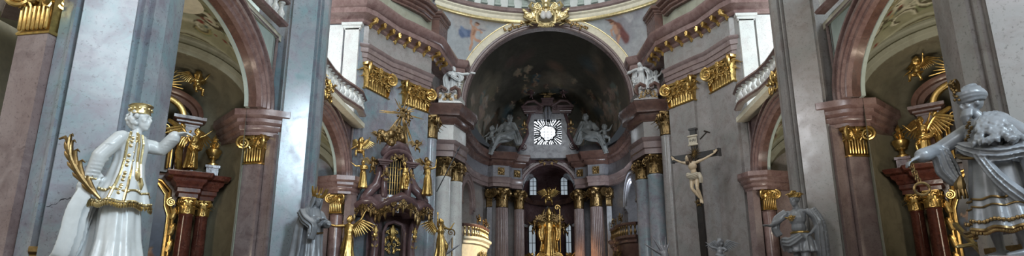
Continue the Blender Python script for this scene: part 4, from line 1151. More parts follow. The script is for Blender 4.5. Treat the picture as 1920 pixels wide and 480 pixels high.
def hand(mb, w, d, up=(0, 0, 1), k=1.0, curl=.35, spread=.12, thumb=1):
    """palm, four unequal bent fingers and a thumb from the side of the palm"""
    d = V(d).normalized(); up = V(up); up = (up - d * up.dot(d)).normalized(); e = d.cross(up); w = V(w)
    B = Matrix((e, d, up)).transposed()
    mb.ell(w + d * .05 * k, (.040 * k, .054 * k, .018 * k), B)
    for i, (x, l) in enumerate(((-.028, .068), (-.0095, .08), (.0095, .076), (.028, .058))):
        b = w + d * .088 * k + e * x * k; dd = (d + e * (x / .028) * spread).normalized()
        p1 = b + dd * l * .42 * k - up * l * curl * .12 * k; p2 = p1 + (dd - up * curl).normalized() * l * .33 * k; p3 = p2 + (dd - up * curl * 2.2).normalized() * l * .3 * k
        mb.tube([b - d * .02 * k, p1, p2, p3], [.0105 * k, .010 * k, .009 * k, .0075 * k], n=6)
    b = w + d * .028 * k + e * thumb * .03 * k
    p1 = b + (e * thumb * .7 + d * .6 - up * .2).normalized() * .034 * k; p2 = p1 + (e * thumb * .25 + d - up * .35).normalized() * .03 * k
    mb.tube([b, p1, p2], [.013 * k, .0115 * k, .009 * k], n=6)

def arm(mb, sh, el, wr, k=1.0, hd=None, up=(0, 0, 1), sleeve=0, curl=.35, thumb=1, bare=True):
    sh, el, wr = V(sh), V(el), V(wr)
    m1 = sh.lerp(el, .4); m2 = el.lerp(wr, .3)
    mb.tube([sh, m1, el.lerp(sh, .08), el.lerp(wr, .06), m2, wr], [.062 * k, .056 * k, .044 * k, .043 * k, .045 * k, .028 * k], n=10)
    if sleeve:
        q = sh.lerp(el, .1); n = (wr - el).normalized()
        mb.tube([q, sh.lerp(el, .6), el, el.lerp(wr, .5), el.lerp(wr, .86)], [.08 * k, .08 * k, .078 * k, (.062 + .03 * sleeve) * k, (.05 + .06 * sleeve) * k], n=14)
        for i in range(5):
            c = el.lerp(wr, .12 + .15 * i); mb.ell(c - V((0, 0, .03 * k)), (.075 * k, .075 * k, .02 * k))
    hd = V(hd) if hd else (wr - el)
    hand(mb, wr, hd, up, k * 1.15, curl, thumb=thumb)

def leg(mb, hip, kn, an, toe=None, k=1.0):
    hip, kn, an = V(hip), V(kn), V(an)
    mb.tube([hip, hip.lerp(kn, .35), kn.lerp(hip, .08), kn.lerp(an, .08), kn.lerp(an, .32), an], [.10 * k, .092 * k, .064 * k, .058 * k, .062 * k, .036 * k], n=12)
    toe = V(toe) if toe else an + V((0, -.17 * k, -.06 * k))
    d = (toe - an); mb.tube([an - d * .25 + V((0, 0, -.03 * k)), an + d * .35 + V((0, 0, -.015 * k)), toe], [.038 * k, .04 * k, .026 * k], n=8)

def robe(mb, rings, folds=9, amp=.08, seed=0, th=(0, 2 * PI), thick=0, nz_=30, twist=.6):
    """draped cloth: rings (cx, cy, z, rx, ry) from the top down; folds deepen towards the hem. returns the surface function"""
    rnd = random.Random(seed); ph = [rnd.uniform(0, 6.28) for _ in range(4)]
    K = len(rings)
    def ring(t):
        q = t * (K - 1); i = min(int(q), K - 2); f = q - i; f = f * f * (3 - 2 * f)
        return [a + (b - a) * f for a, b in zip(rings[i], rings[i + 1])]
    def S(t, a, off=0.0):
        cx, cy, z, rx, ry = ring(t)
        w = math.sin(folds * a + ph[0] + twist * t * 3) ; w = math.copysign(abs(w) ** .7, w)
        w2 = math.sin((folds * 2 - 3) * a + ph[1] - twist * t * 5)
        r = 1 + amp * (.25 + .75 * t) * (w * .7 + w2 * .35 + .3 * math.sin(3 * a + ph[2] + 4 * t))
        return V((cx + (rx * r + off) * math.cos(a), cy + (ry * r + off) * math.sin(a), z + amp * .12 * t * math.sin(folds * a + ph[3])))
    full = th[1] - th[0] > 6.28; n = 96 if full else 64
    A = [th[0] + (th[1] - th[0]) * i / (n if full else n - 1) for i in range(n)]
    rows = [[S(i / (nz_ - 1), a) for a in A] for i in range(nz_)]
    if full:
        b = len(mb.v); mb.grid(rows, cv=True)
        mb.f.append(tuple(b + i for i in range(n))); mb.f.append(tuple(b + (nz_ - 1) * n + i for i in range(n))[::-1])
    else:
        rows = [r + [S(i / (nz_ - 1), a, -thick) for a in reversed(A)] for i, r in enumerate(rows)]
        b = len(mb.v); m = 2 * n; mb.grid(rows, cv=True)
        mb.f.append(tuple(b + i for i in range(m))); mb.f.append(tuple(b + (nz_ - 1) * m + i for i in range(m))[::-1])
    return S

def swath(mb, pts, w, th=.05, rip=3, seed=0, n=22, ref=None):
    """a bundle of pleated cloth swung along a path"""
    pts = [V(p) for p in pts]; K = len(pts); w = w if isinstance(w, (list, tuple)) else [w] * K; rnd = random.Random(seed); ph = rnd.uniform(0, 6)
    rows = []; prev = None
    for i in range(n):
        q = i / (n - 1) * (K - 1); k = min(int(q), K - 2); f = q - k
        p0, p1, p2, p3 = pts[max(k - 1, 0)], pts[k], pts[k + 1], pts[min(k + 2, K - 1)]
        p = .5 * ((2 * p1) + (p2 - p0) * f + (2 * p0 - 5 * p1 + 4 * p2 - p3) * f * f + (3 * p1 - p0 - 3 * p2 + p3) * f ** 3)
        t = ((p2 - p1) + (p2 - p0) * (1 - f) * .5 + (p3 - p1) * f * .5).normalized()
        u = prev if prev is not None else (V(ref) if ref else V((1, 0, 0)))
        u = u - t * u.dot(t); u = u.normalized() if u.length > 1e-5 else t.orthogonal().normalized(); prev = u; v = t.cross(u)
        ww = w[k] + (w[k + 1] - w[k]) * f
        row = []
        for j in range(28):
            a = 2 * PI * j / 28; x = math.cos(a); y = math.sin(a)
            row.append(p + u * (ww * .5 * x) + v * (th * y + .45 * th * math.sin(rip * PI * x + ph)))
        rows.append(row)
    b = len(mb.v); mb.grid(rows, cv=True); mb.f.append(tuple(b + i for i in range(28))); mb.f.append(tuple(b + (n - 1) * 28 + i for i in range(28))[::-1])

def wing(L=.9, w=.34, s=1):
    """feathered wing from the shoulder blade outwards, up and back (side s)"""
    g = MB()
    for i in range(9):
        t = i / 8; r = V((s * (.08 + .32 * t) * L, .08 + .12 * t, .12 + .42 * t * L)); e = V((s * (.25 + .45 * t), .12, -1.0 + .75 * t)).normalized(); l = L * (.42 + .38 * t)
        g.tube([r, r + e * l * .5, r + e * l], [.05 * L, .062 * L, .018 * L], n=8, flat=.25, ref=(s, 0, .6))
    for i in range(8):
        t = i / 7; r = V((s * (.06 + .3 * t) * L, .06 + .1 * t, .14 + .42 * t * L)); e = V((s * (.3 + .45 * t), .05, -1.0 + .75 * t)).normalized()
        g.tube([r, r + e * L * .16, r + e * L * .28], [.04 * L, .05 * L, .02 * L], n=7, flat=.4, ref=(s, 0, .6))
    g.tube([(0, .06, 0), (s * .1 * L, .09, .2 * L), (s * .28 * L, .14, .44 * L), (s * .44 * L, .2, .56 * L)], [.05 * L, .06 * L, .055 * L, .03 * L], n=8)
    return g

def torso(mb, pel, chest, k=1.0, fat=1.0):
    pel, chest = V(pel), V(chest); m = pel.lerp(chest, .5)
    mb.ell(pel, (.155 * k * fat, .125 * k * fat, .13 * k)); mb.ell(m, (.125 * k * fat, .10 * k * fat, .17 * k)); mb.ell(chest, (.165 * k, .115 * k, .16 * k))
    mb.ell(chest + V((0, .0, .11 * k)), (.19 * k, .085 * k, .07 * k))

def adult(mb, P, hmb=None):
    """P: pel, chest, head, look(yaw, pitch), R/L arms (sh, el, wr[, hd]), RL/LL legs, options"""
    k = P.get('k', 1.0)
    pel, chest, hd = V(P.get('pel', (0, 0, .97))), V(P.get('chest', (0, 0, 1.32))), V(P.get('head', (0, -.03, 1.66)))
    torso(mb, pel, chest, k, P.get('fat', 1))
    mb.tube([chest + V((0, .0, .1 * k)), hd + V((0, .02, -.1 * k))], [.065 * k, .05 * k], n=10)
    Mx = head(mb, hd, *P.get('look', (0, 0)), k=k * P.get('hk', 1.05), beard=P.get('beard', False), hair=P.get('hair', 'curl'), seed=P.get('seed', 0), hmb=hmb)
    for q, sx in (('R', -1), ('L', 1)):
        a = P.get(q, None) or ((sx * .2, 0, 1.43), (sx * .26, .02, 1.16), (sx * .22, -.12, .95))
        arm(mb, a[0], a[1], a[2], k, a[3] if len(a) > 3 else None, P.get('up' + q, (0, 0, 1)), P.get('sleeve', 0), P.get('curl', .35), thumb=-sx)
    for q, sx in (('RL', -1), ('LL', 1)):
        a = P.get(q, ((sx * .09, 0, .93), (sx * .1, -.04, .5), (sx * .1, .03, .08)))
        if a: leg(mb, a[0], a[1], a[2], a[3] if len(a) > 3 else None, k)
    return Mx

def putto_mb(pose=0, seed=0):
    """chubby child, standing about .95 tall in the local frame"""
    mb = MB(); rnd = random.Random(seed)
    mb.ell((0, 0, .40), (.115, .105, .10)); mb.ell((0, -.02, .50), (.11, .105, .11)); mb.ell((0, 0, .62), (.11, .09, .10))
    yaw = rnd.uniform(-.7, .7)
    mb.tube([(0, 0, .68), (0, -.01, .76)], [.05, .05], n=8)
    head(mb, (0, -.02, .84), yaw, rnd.uniform(-.2, .25), rnd.uniform(-.2, .2), k=1.12, hair='curl', seed=seed)
    poses = [
        (((-.12, 0, .66), (-.27, -.06, .70), (-.38, -.12, .82)), ((.12, 0, .66), (.25, -.08, .56), (.22, -.22, .52)), ((-.06, 0, .36), (-.1, -.14, .24), (-.1, .02, .06)), ((.06, 0, .36), (.08, -.04, .2), (.08, .02, .02))),
        (((-.12, 0, .66), (-.26, .02, .56), (-.34, -.1, .46)), ((.12, 0, .66), (.26, -.04, .74), (.33, -.1, .9)), ((-.06, -.02, .38), (-.16, -.2, .36), (-.15, -.22, .16)), ((.06, -.02, .38), (.14, -.2, .30), (.17, -.1, .12))),
        (((-.12, 0, .66), (-.24, -.12, .6), (-.12, -.26, .64)), ((.12, 0, .66), (.24, -.12, .58), (.1, -.26, .6)), ((-.06, 0, .36), (-.09, -.1, .2), (-.12, .1, .1)), ((.06, 0, .36), (.12, .02, .18), (.2, .1, .05))),
    ]
    a, b, c, d = poses[pose % 3]
    for q, s in ((a, -1), (b, 1)):
        sh, el, wr = map(V, q); mb.tube([sh, sh.lerp(el, .5), el, el.lerp(wr, .4), wr], [.05, .05, .04, .042, .028], n=8); hand(mb, wr, wr - el, k=.8, thumb=-s)
    for q in (c, d):
        h, kn, an = map(V, q); mb.tube([h, h.lerp(kn, .5), kn, kn.lerp(an, .4), an], [.08, .075, .052, .055, .034], n=9)
        mb.tube([an, an + V((0, -.09, -.03))], [.034, .024], n=7)
    swath(mb, [(-.16, -.02, .44), (-.05, -.12, .40), (.1, -.1, .38), (.18, .04, .42)], [.06, .12, .13, .05], .03, 2, seed)
    return mb

BASE = {}
def putto_mesh(pose, mat, vox=.02, seed=None):
    key = ('putto', pose, mat.name, vox)
    if key not in BASE: BASE[key] = sculpt(putto_mb(pose, pose * 3 + 1 if seed is None else seed), 'putto_body', mat, vox, 1)
    return BASE[key]
def wing_mesh(s, mat):
    key = ('wing', s, mat.name)
    if key not in BASE: BASE[key] = mesh_of(wing(.5, .3, s), 'wing', mat)
    return BASE[key]

def putto(name, label, loc, rotz, pose, mat, scale=1.0, group=None, wings=True, tilt=(0, 0), cat='cherub', vox=.02):
    t = thing(name, label, cat, loc, rotz, group, None, scale, tilt)
    part('body', putto_mesh(pose, mat, vox), None, t, world=False)
    if wings:
        for s in (-1, 1):
            o = part('wing', wing_mesh(s, mat), None, t, world=False); o.location = (s * .03, .07, .6)
    return t

def angel_mesh(key, P, mat, vox=.022, gown=None, folds=8, amp=.12, extra=None, cloak=None, seed=0):
    mb = MB(); P = dict(P); P.setdefault('seed', seed)
    Mx = adult(mb, P)
    pel, ch = V(P.get('pel', (0, 0, .97))), V(P.get('chest', (0, 0, 1.32)))
    g = gown or [(ch.x, ch.y, ch.z + .08, .15, .10), (ch.x, ch.y, ch.z - .08, .175, .13), (pel.x, pel.y, pel.z + .12, .145, .12), (pel.x, pel.y, pel.z - .1, .19, .17), (pel.x, pel.y - .02, .5, .21, .2), (pel.x, pel.y, .06, .27, .26)]
    if gown is not False: robe(mb, g, folds, amp, seed)
    if cloak: robe(mb, cloak[0], cloak[3] if len(cloak) > 3 else 6, .14, seed + 5, cloak[1], cloak[2])
    for e in (extra or []): swath(mb, *e)
    return sculpt(mb, key, mat, vox, 2), Mx
# ------------------------------------------------------------------ the four colossal statues before the piers
def strip(S, t0, t1, a0, a1, w, off=.008, n=26):
    """embroidered band laid on a robe surface"""
    mb = MB(); pts = [S(t0 + (t1 - t0) * i / n, a0 + (a1 - a0) * i / n, off) for i in range(n + 1)]
    c = [S(t0 + (t1 - t0) * i / n, a0 + (a1 - a0) * i / n, off - .1) for i in range(n + 1)]
    rows = []
    for i, p in enumerate(pts):
        t = (pts[min(i + 1, n)] - pts[max(i - 1, 0)]).normalized(); nn = (p - c[i]).normalized(); e = t.cross(nn).normalized()
        rows.append([p + e * (w * .5) - nn * .02, p + e * (w * .5) + nn * .004, p + nn * .012, p - e * (w * .5) + nn * .004, p - e * (w * .5) - nn * .02])
    mb.grid(rows); return mb, pts
def beads(pts, r, every=1, mb=None, jit=0, rnd=random.Random(1)):
    mb = mb or MB()
    for i, p in enumerate(pts):
        if i % every == 0: mb.ell(V(p) + V((rnd.uniform(-jit, jit), rnd.uniform(-jit, jit), rnd.uniform(-jit, jit))), r * rnd.uniform(.8, 1.2), nu=6, nv=4)
    return mb

def statue_palm(loc, rotz, k):
    t = thing('saint_statue', 'white statue in a gilt coronet holding a golden palm frond', 'statue', loc, rotz, None, None, k)
    mb = MB(); hm = MB()
    P = dict(head=(0, -.05, 1.645), look=(-.1, -.06), hair='curl', sleeve=.3, seed=3,
             R=((-.2, .02, 1.42), (-.30, .17, 1.17), (-.27, .25, .92), (.15, .35, -.8)), L=((.19, -.03, 1.41), (.25, -.2, 1.38), (.17, -.38, 1.54), (-.1, -.9, .1)), curl=.8)
    Mx = adult(mb, P, hm)
    S = robe(mb, [(0, 0, 1.47, .16, .11), (0, 0, 1.36, .21, .145), (0, .01, 1.15, .19, .15), (0, .02, .98, .215, .19), (0, .02, .86, .26, .23), (0, .03, .70, .31, .28)], 8, .085, 2)
    robe(mb, [(0, .02, .95, .19, .17), (0, .02, .6, .21, .2), (0, .0, .3, .235, .22), (0, -.02, .0, .30, .27)], 9, .09, 4)
    swath(mb, [(-.2, .22, .95), (-.22, .33, .62), (-.2, .36, .34), (-.16, .42, .17), (-.1, .47, .18)], [.16, .26, .3, .3, .2], .08, 3, 3, ref=(1, 0, 0))
    swath(mb, [(.05, .25, .9), (.05, .34, .55), (.03, .37, .22), (.0, .43, .10), (-.02, .48, .10)], [.2, .28, .34, .36, .2], .09, 3, 5, ref=(1, 0, 0))
    swath(mb, [(-.2, .18, 1.0), (-.26, .28, .88), (-.2, .33, .78)], [.1, .16, .1], .06, 3, 8)
    for z in (1.3, 1.22, 1.14): mb.ell((-.27, .1 + (1.3 - z) * .4, z), (.075, .075, .022))
    part('body', sculpt(mb, 'body', M['statue'], .0105, 2), None, t, world=False)
    part('curled_hair', sculpt(hm, 'curled_hair', M['statue'], .009, 1), None, t, world=False)
    c = MB().lathe([(.098, .07), (.108, .075), (.104, .1), (.118, .165), (.128, .172), (.122, .18), (.10, .15), (.05, .16), (.0, .165)], n=28)
    for i in range(14): a = i * PI / 7; c.ell((.113 * math.cos(a), .113 * math.sin(a), .128), .014, nu=6, nv=4)
    part('gilt_coronet', c.move(Mx @ Matrix.Translation((0, .02, -.012))), M['goldpale'], t, world=False)
    for a0 in (3.25, 3.72):
        b, pts = strip(S, .02, .96, a0 + .25, a0, .026); beads(pts, .012, 2, b, .006); part('gold_braid', b, M['goldpale'], t, world=False)
    b, pts = strip(S, .05, .96, 3.73, 3.48, .1, .004); part('stole', b, M['statue'], t, world=False)
    fl = MB()
    for i in range(2, 25, 2): fl.ell(pts[i] + V((-.012, 0, 0)), (.012, .022, .022), nu=7, nv=5)
    part('gold_embroidery', fl, M['goldpale'], t, world=False)
    for a0, t1 in ((4.15, .5), (4.45, .58)):
        b, pts = strip(S, .03, t1, a0 - .1, a0, .022, .012); e = pts[-1]
        b.tube([e, e + V((0, -.01, -.06)), e + V((0, -.01, -.11))], [.018, .03, .022], n=7); part('tassel_cord', b, M['goldpale'], t, world=False)
    hm2 = MB()
    for tt, w in ((.985, .028), (.86, .024)):
        pts = [S(tt, 2.2 + 3.2 * i / 60, .006) for i in range(61)]; hm2.tube(pts, w * .55, n=6, flat=.6); beads(pts, .014, 3, hm2, .01)
    for i in range(40):
        p = S(1.0, 2.2 + 3.2 * i / 39, .0); hm2.tube([p, p + V((0, 0, -.035)), p + V((0, 0, -.055))], [.008, .016, .01], n=5)
    part('gold_fringe', hm2, M['goldpale'], t, world=False)
    cf = MB(); beads([(-.27 + .06 * math.cos(q), .245 + .06 * math.sin(q), .93) for q in np.linspace(0, 6.2, 20)], .016, 1, cf); part('gold_cuff', cf, M['goldpale'], t, world=False)
    # palm frond: a thing held in the hand
    p = thing('palm_frond', 'golden palm frond held out behind the white coronet statue', 'palm', loc, rotz, None, None, k)
    g = MB()
    sp = [V(q) for q in ((-.29, .10, .72), (-.31, .18, .80), (-.33, .27, .90), (-.345, .345, 1.0), (-.355, .41, 1.11), (-.36, .455, 1.22), (-.36, .475, 1.30))]
    g.tube(sp, [.016, .024, .028, .03, .028, .022, .012], n=8)
    for i, ln in ((1, .9), (2, 1.1), (3, 1.1), (4, 1.0), (5, .75)):                  # blades lying close to the stem, their tips curling over
        b = sp[i]; d = (sp[min(i + 1, 6)] - sp[i - 1]).normalized(); q = V((0, -.62, .78))
        e = b + d * .12 * ln + q * .045 * ln
        g.tube([b - d * .06, b + d * .05 * ln + q * .015, e, e + d * .03 * ln + q * .03 * ln, e + d * .025 * ln + q * .055 * ln, e - d * .005 + q * .06 * ln], [.022, .034, .028, .02, .015, .008], n=8, flat=.6)
        e = b + d * .10 * ln - q * .035 * ln; g.tube([b - d * .05, b + d * .05 * ln - q * .02, e, e + d * .03], [.02, .026, .018, .006], n=7, flat=.6)
    g.tube([sp[-1], sp[-1] + V((0, .04, .05)), sp[-1] + V((0, .09, .03))], [.02, .02, .012], n=6)
    part('leaf_blades', g, M['golddark'], p, world=False)

def statue_turban(loc, rotz, k):
    t = thing('saint_statue', 'grey bearded statue in a turban with gilt hem, holding out chains', 'statue', loc, rotz, None, None, k)
    mb = MB(); hm = MB()
    P = dict(head=(0, -.07, 1.63), look=(.1, .05), hair='none', beard=True, sleeve=.5, seed=5, chest=(0, .01, 1.32),
             R=((-.2, -.04, 1.42), (-.24, -.34, 1.22), (-.12, -.58, 1.12), (.1, -.7, -.35)), L=((.2, .03, 1.41), (.32, .2, 1.2), (.27, .16, 1.06), (-.3, -.6, -.3)), curl=.7,
             RL=((-.09, 0, .93), (-.1, -.06, .5), (-.1, -.02, .08)), LL=((.09, 0, .93), (.1, .05, .5), (.1, .12, .08), (.12, -.06, .03)))
    Mx = adult(mb, P, hm)
    S = robe(mb, [(0, 0, 1.46, .16, .11), (0, .0, 1.34, .215, .16), (0, .01, 1.12, .215, .18), (0, .02, .95, .225, .2), (0, .02, .6, .25, .25), (0, .03, .28, .31, .31)], 9, .10, 6)
    swath(mb, [(-.05, -.2, 1.2), (.14, -.2, 1.1), (.27, -.06, 1.02), (.3, .12, 1.04), (.28, .22, 1.06)], [.1, .14, .17, .16, .1], .06, 3, 3, ref=(0, 0, 1))
    swath(mb, [(.27, .18, 1.12), (.33, .24, .8), (.3, .26, .55), (.26, .3, .34)], [.14, .22, .26, .2], .08, 3, 4, ref=(0, 1, 0))
    swath(mb, [(.2, -.18, 1.05), (.27, -.1, .8), (.28, .05, .6), (.24, .2, .5)], [.1, .12, .14, .1], .05, 3, 7, ref=(0, 0, 1))
    swath(mb, [(-.2, -.36, 1.2), (-.2, -.32, .98), (-.18, -.26, .82)], [.16, .22, .1], .06, 4, 9, ref=(0, 1, 0))
    part('body', sculpt(mb, 'body', M['statuegrey'], .0105, 2), None, t, world=False)
    part('beard', sculpt(hm, 'beard', M['statuegrey'], .009, 1), None, t, world=False)
    tb = MB()
    for i in range(7):
        a = i * 1.1; r = (.088, .104, .11, .108, .096, .074, .045)[i]
        pts = [(r * math.cos(q), r * 1.1 * math.sin(q) + .015, .045 + .026 * i + .012 * math.sin(q + a)) for q in np.linspace(0, 6.28, 26)]
        tb.tube(pts, .024, n=7)
    tb.ell((0, .02, .13), (.08, .09, .09))
    part('turban', sculpt(tb.move(Mx), 'turban', M['statuegrey'], .009, 1), None, t, world=False)
    pl = MB()
    for q in (-.3, 0, .3):
        pl.leaf((q * .05, -.1, .08), (0, -1, 0), .07, .2, .3, up=(q, 0, 1))
    for i in range(12): pl.ell((random.Random(i).uniform(-.04, .04), -.12 - .01 * (i % 3), .06 + .018 * i), .017, nu=6, nv=4)
    part('gilt_aigrette', pl.move(Mx), M['golddark'], t, world=False)
    fr = MB(); rnd = random.Random(9)
    for i in range(620):
        a = rnd.uniform(-.9, 3.9); z = rnd.uniform(1.16, 1.5); q = (1.5 - z) / .32
        c = V(((.13 + .26 * q ** .6) * math.cos(a), .03 + (.11 + .19 * q ** .7) * math.sin(a), z))
        d = V((rnd.uniform(-.03, .03), rnd.uniform(-.03, .03), -.045))
        fr.tube([c, c + d * .6 + V((.01, 0, 0)), c + d * 1.3], [.02, .023, .009], n=6)
    fr.ell((0, .03, 1.37), (.26, .2, .13)); fr.ell((.16, .04, 1.32), (.17, .17, .14))
    for i in range(90):
        c = V((rnd.uniform(.2, .34), rnd.uniform(.02, .28), rnd.uniform(.98, 1.3))); fr.tube([c, c + V((rnd.uniform(-.02, .02), rnd.uniform(-.02, .02), -.05))], [.024, .014], n=6)
    part('curly_fur_cape', sculpt(fr, 'curly_fur_cape', M['statuegrey'], .009, 0), None, t, world=False)
    hem = MB(); A = np.linspace(-2.6, 2.0, 80)
    for tt, r in ((.80, .012), (.865, .010), (.985, .022)):
        hem.tube([S(tt, a, .008) for a in A], r, n=6)
    for i, a in enumerate(A):
        p = S(.93, a, .01); hem.ell(p, .022 if i % 2 else .014, nu=6, nv=4)
        p = S(1.0, a, 0.005); hem.tube([p, p + V((0, 0, -.03))], [.012, .016], n=5)
    part('gilt_hem', hem, M['golddark'], t, world=False)
    sa = MB(); pts = [(-.16, -.21, 1.12), (0, -.25, 1.06), (.15, -.21, 1.02), (.25, -.08, 1.03), (.27, .04, 1.05)]
    sa.tube(pts, .022, n=7, flat=1.6); beads([V(a).lerp(V(b), q) for a, b in zip(pts[:-1], pts[1:]) for q in (.2, .5, .8)], .022, 1, sa, .01)
    part('gilt_sash', sa, M['golddark'], t, world=False)
    br = MB()
    for z, x in ((1.36, .1), (1.3, .13), (1.24, .02)):
        for i in range(4): br.ell((x + .03 * i - .03, -.18 - .01 * (i % 2), z + .012 * i), (.022, .018, .012), nu=6, nv=4)
    part('gilt_brooch', br, M['golddark'], t, world=False)
    ts = MB(); ts.tube([(-.02, -.28, .86), (-.02, -.3, .78), (-.02, -.3, .70)], [.02, .055, .045], n=8)
    for i in range(8): a = i * PI / 4; ts.tube([(-.02 + .04 * math.cos(a), -.3 + .04 * math.sin(a), .72), (-.02 + .045 * math.cos(a), -.3 + .045 * math.sin(a), .64)], .012, n=5)
    part('gilt_tassel', ts, M['golddark'], t, world=False)
    c = thing('chain', 'iron chain with open shackles hanging from the turbaned statue hand', 'chain', loc, rotz, None, None, k)
    g = MB()
    for x, n in ((-.08, 6), (-.14, 5)):
        for i in range(n):
            cc = V((x, -.68 + .01 * i, 1.06 - .042 * i)); ax = i % 2
            g.tube([cc + V((.012 * math.cos(q) * (1 - ax), .012 * math.cos(q) * ax, .026 * math.sin(q))) for q in np.linspace(0, 6.28, 12)], .006, n=5)
    part('links', g, M['golddark'], c, world=False)
    for x, y, z in ((-.08, -.62, .76),):
        g = MB(); g.tube([V((x, y + .07 * math.cos(q), z + .065 * math.sin(q))) for q in np.linspace(0, 6.28, 22)], .014, n=6); part('shackle', g, M['golddark'], c, world=False)
    return t

def statue_cloak(loc, rotz, k):
    t = thing('saint_statue', 'grey cloaked statue in a pointed gilt crown, head bowed', 'statue', loc, rotz, None, None, k)
    mb = MB(); hm = MB()
    P = dict(head=(0, -.12, 1.62), look=(-.15, .28), hair='long', sleeve=.5, seed=8, chest=(0, .0, 1.32), R=((-.19, 0, 1.4), (-.27, -.12, 1.18), (-.12, -.34, 1.2), (.3, -.8, .1)), L=((.19, 0, 1.4), (.28, -.1, 1.15), (.1, -.35, 1.14)), curl=.7)
    Mx = adult(mb, P, hm)
    robe(mb, [(0, 0, 1.47, .15, .11), (0, 0, 1.3, .2, .15), (0, 0, 1.05, .19, .16), (0, 0, .6, .23, .22), (0, 0, .0, .32, .3)], 9, .1, 6)
    robe(mb, [(0, .02, 1.5, .13, .11), (0, .03, 1.38, .25, .19), (0, .05, 1.1, .31, .25), (0, .08, .6, .34, .29), (0, .12, .1, .4, .34)], 8, .12, 16, (-.35, PI + .5), .05)
    swath(mb, [(-.28, .02, 1.38), (-.31, -.14, 1.2), (-.22, -.28, 1.05), (-.24, -.26, .8)], [.16, .2, .2, .12], .07, 3, 3, ref=(0, 0, 1))
    part('body', sculpt(mb, 'body', M['statuegrey'], .014, 2), None, t, world=False)
    part('long_hair', sculpt(hm, 'long_hair', M['statuegrey'], .011, 1), None, t, world=False)
    c = MB().lathe([(.098, .06), (.11, .062), (.108, .1), (.118, .11), (.1, .115)], n=24)
    for i in range(9):
        a = 2 * PI * i / 9; e = V((math.cos(a), math.sin(a), 0)); c.tube([e * .108 + V((0, 0, .1)), e * .14 + V((0, 0, .17)), e * .165 + V((0, 0, .26))], [.022, .02, .008], n=6); c.ell(e * .115 + V((0, 0, .085)), .018, nu=6, nv=4)
    part('gilt_crown', c.move(Mx @ Matrix.Translation((0, .02, 0))), M['gold'], t, world=False)
    b = MB().tube([(-.16, -.16, .98), (0, -.2, .95), (.16, -.16, .98)], .02, n=6); part('gilt_girdle', b, M['golddark'], t, world=False)

def statue_helmet(loc, rotz, k):
    t = thing('saint_statue', 'grey armoured statue with gilt helmet wreath, one hand stretched out', 'statue', loc, rotz, None, None, k)
    mb = MB(); hm = MB()
    P = dict(head=(0, -.05, 1.65), look=(.15, 0), hair='short', seed=2, sleeve=0, R=((-.2, -.03, 1.42), (-.3, -.26, 1.24), (-.25, -.5, 1.16), (0, -.9, .1)), L=((.2, .04, 1.42), (.36, .16, 1.2), (.2, .05, 1.0), (-.5, -.5, -.3)), curl=.3,
             LL=((.09, 0, .93), (.12, -.08, .5), (.12, .02, .08)))
    Mx = adult(mb, P, hm)
    mb.ell((0, -.03, 1.3), (.175, .14, .17)); mb.ell((0, -.02, 1.12), (.15, .13, .12))
    robe(mb, [(0, 0, 1.02, .165, .14), (0, 0, .9, .22, .19), (0, 0, .66, .26, .24)], 12, .1, 6)
    swath(mb, [(.22, .1, 1.46), (.3, .2, 1.2), (.28, .24, .9), (.22, .3, .5)], [.18, .26, .3, .3], .08, 4, 3, ref=(0, 1, 0))
    swath(mb, [(-.22, -.06, 1.44), (-.34, -.2, 1.3), (-.33, -.28, 1.12), (-.28, -.24, .98)], [.16, .2, .2, .1], .06, 3, 4, ref=(0, 1, 0))
    swath(mb, [(.2, -.16, .95), (0, -.24, .84), (-.2, -.2, .86), (-.26, -.1, .72)], [.14, .2, .2, .12], .07, 3, 5, ref=(0, 0, 1))
    part('body', sculpt(mb, 'body', M['statuegrey'], .014, 2), None, t, world=False)
    hm.ell((0, 0, 0), .02) if False else None
    part('helmet', sculpt(hm, 'helmet', M['statuegrey'], .011, 1), None, t, world=False)
    w = MB()
    for i in range(16):
        a = 2 * PI * i / 16; w.leaf((.09 * math.cos(a), .1 * math.sin(a) + .02, .05), (math.cos(a), math.sin(a), 0), .06, .09, .5, up=(-math.sin(a) * .6, math.cos(a) * .6, .8))
    w.tube([(0, .1, .1), (0, .02, .16), (0, -.06, .15), (0, -.1, .1)], [.03, .04, .035, .02], n=7)
    part('gilt_wreath', w.move(Mx), M['gold'], t, world=False)
    g = MB(); g.tube([V((.17 * math.cos(q), .15 * math.sin(q), 1.03)) for q in np.linspace(0, 6.28, 24)], .02, n=6); part('gilt_belt', g, M['gold'], t, world=False)
    g = flourish(.22, .16, 5, 5, .02).move(Matrix.Translation((0, -.18, 1.28))); part('gilt_breast_ornament', g, M['gold'], t, world=False)

def pedestal(loc, w, d, h, s, label):
    t = thing('statue_plinth', label, 'plinth', (loc[0], loc[1], 0))
    f = MB(); x, y = abs(loc[0]), loc[1]
    pl = [(x + w / 2, y + d / 2), (x + w / 2, y - d / 2), (x - w / 2, y - d / 2), (x - w / 2, y + d / 2)]
    plan(f, s, pl, [(-w * .3, 0), (.1, 0), (.1, .4), (.02, .5), (.02, h - .25), (.08, h - .2), (.1, h - .08), (.06, h), (-w * .3, h)], True)
    f.prism(L(s, pl), .05, h - .002)
    part('block', f, M['brown'], t)
statue_palm((-5.22, 7.95, 2.15), R(97), 1.15); pedestal((-5.2, 7.95), .9, .85, 2.127, -1, 'brown marble plinth under the white palm frond statue')
statue_turban((5.18, 8.0, 2.26), R(-100), (1.2, 1.2, 1.12)); pedestal((5.18, 8.0), .95, .85, 2.257, 1, 'brown marble plinth under the turbaned statue')
statue_cloak((-5.85, 16.35, 2.475), R(62), 1.22); pedestal((-5.85, 16.35), .9, .8, 2.447, -1, 'brown marble plinth under the cloaked statue in a gilt crown')
statue_helmet((5.9, 16.3, 2.3), R(-62), 1.24); pedestal((5.9, 16.3), .9, .8, 2.297, 1, 'brown marble plinth under the helmeted statue')
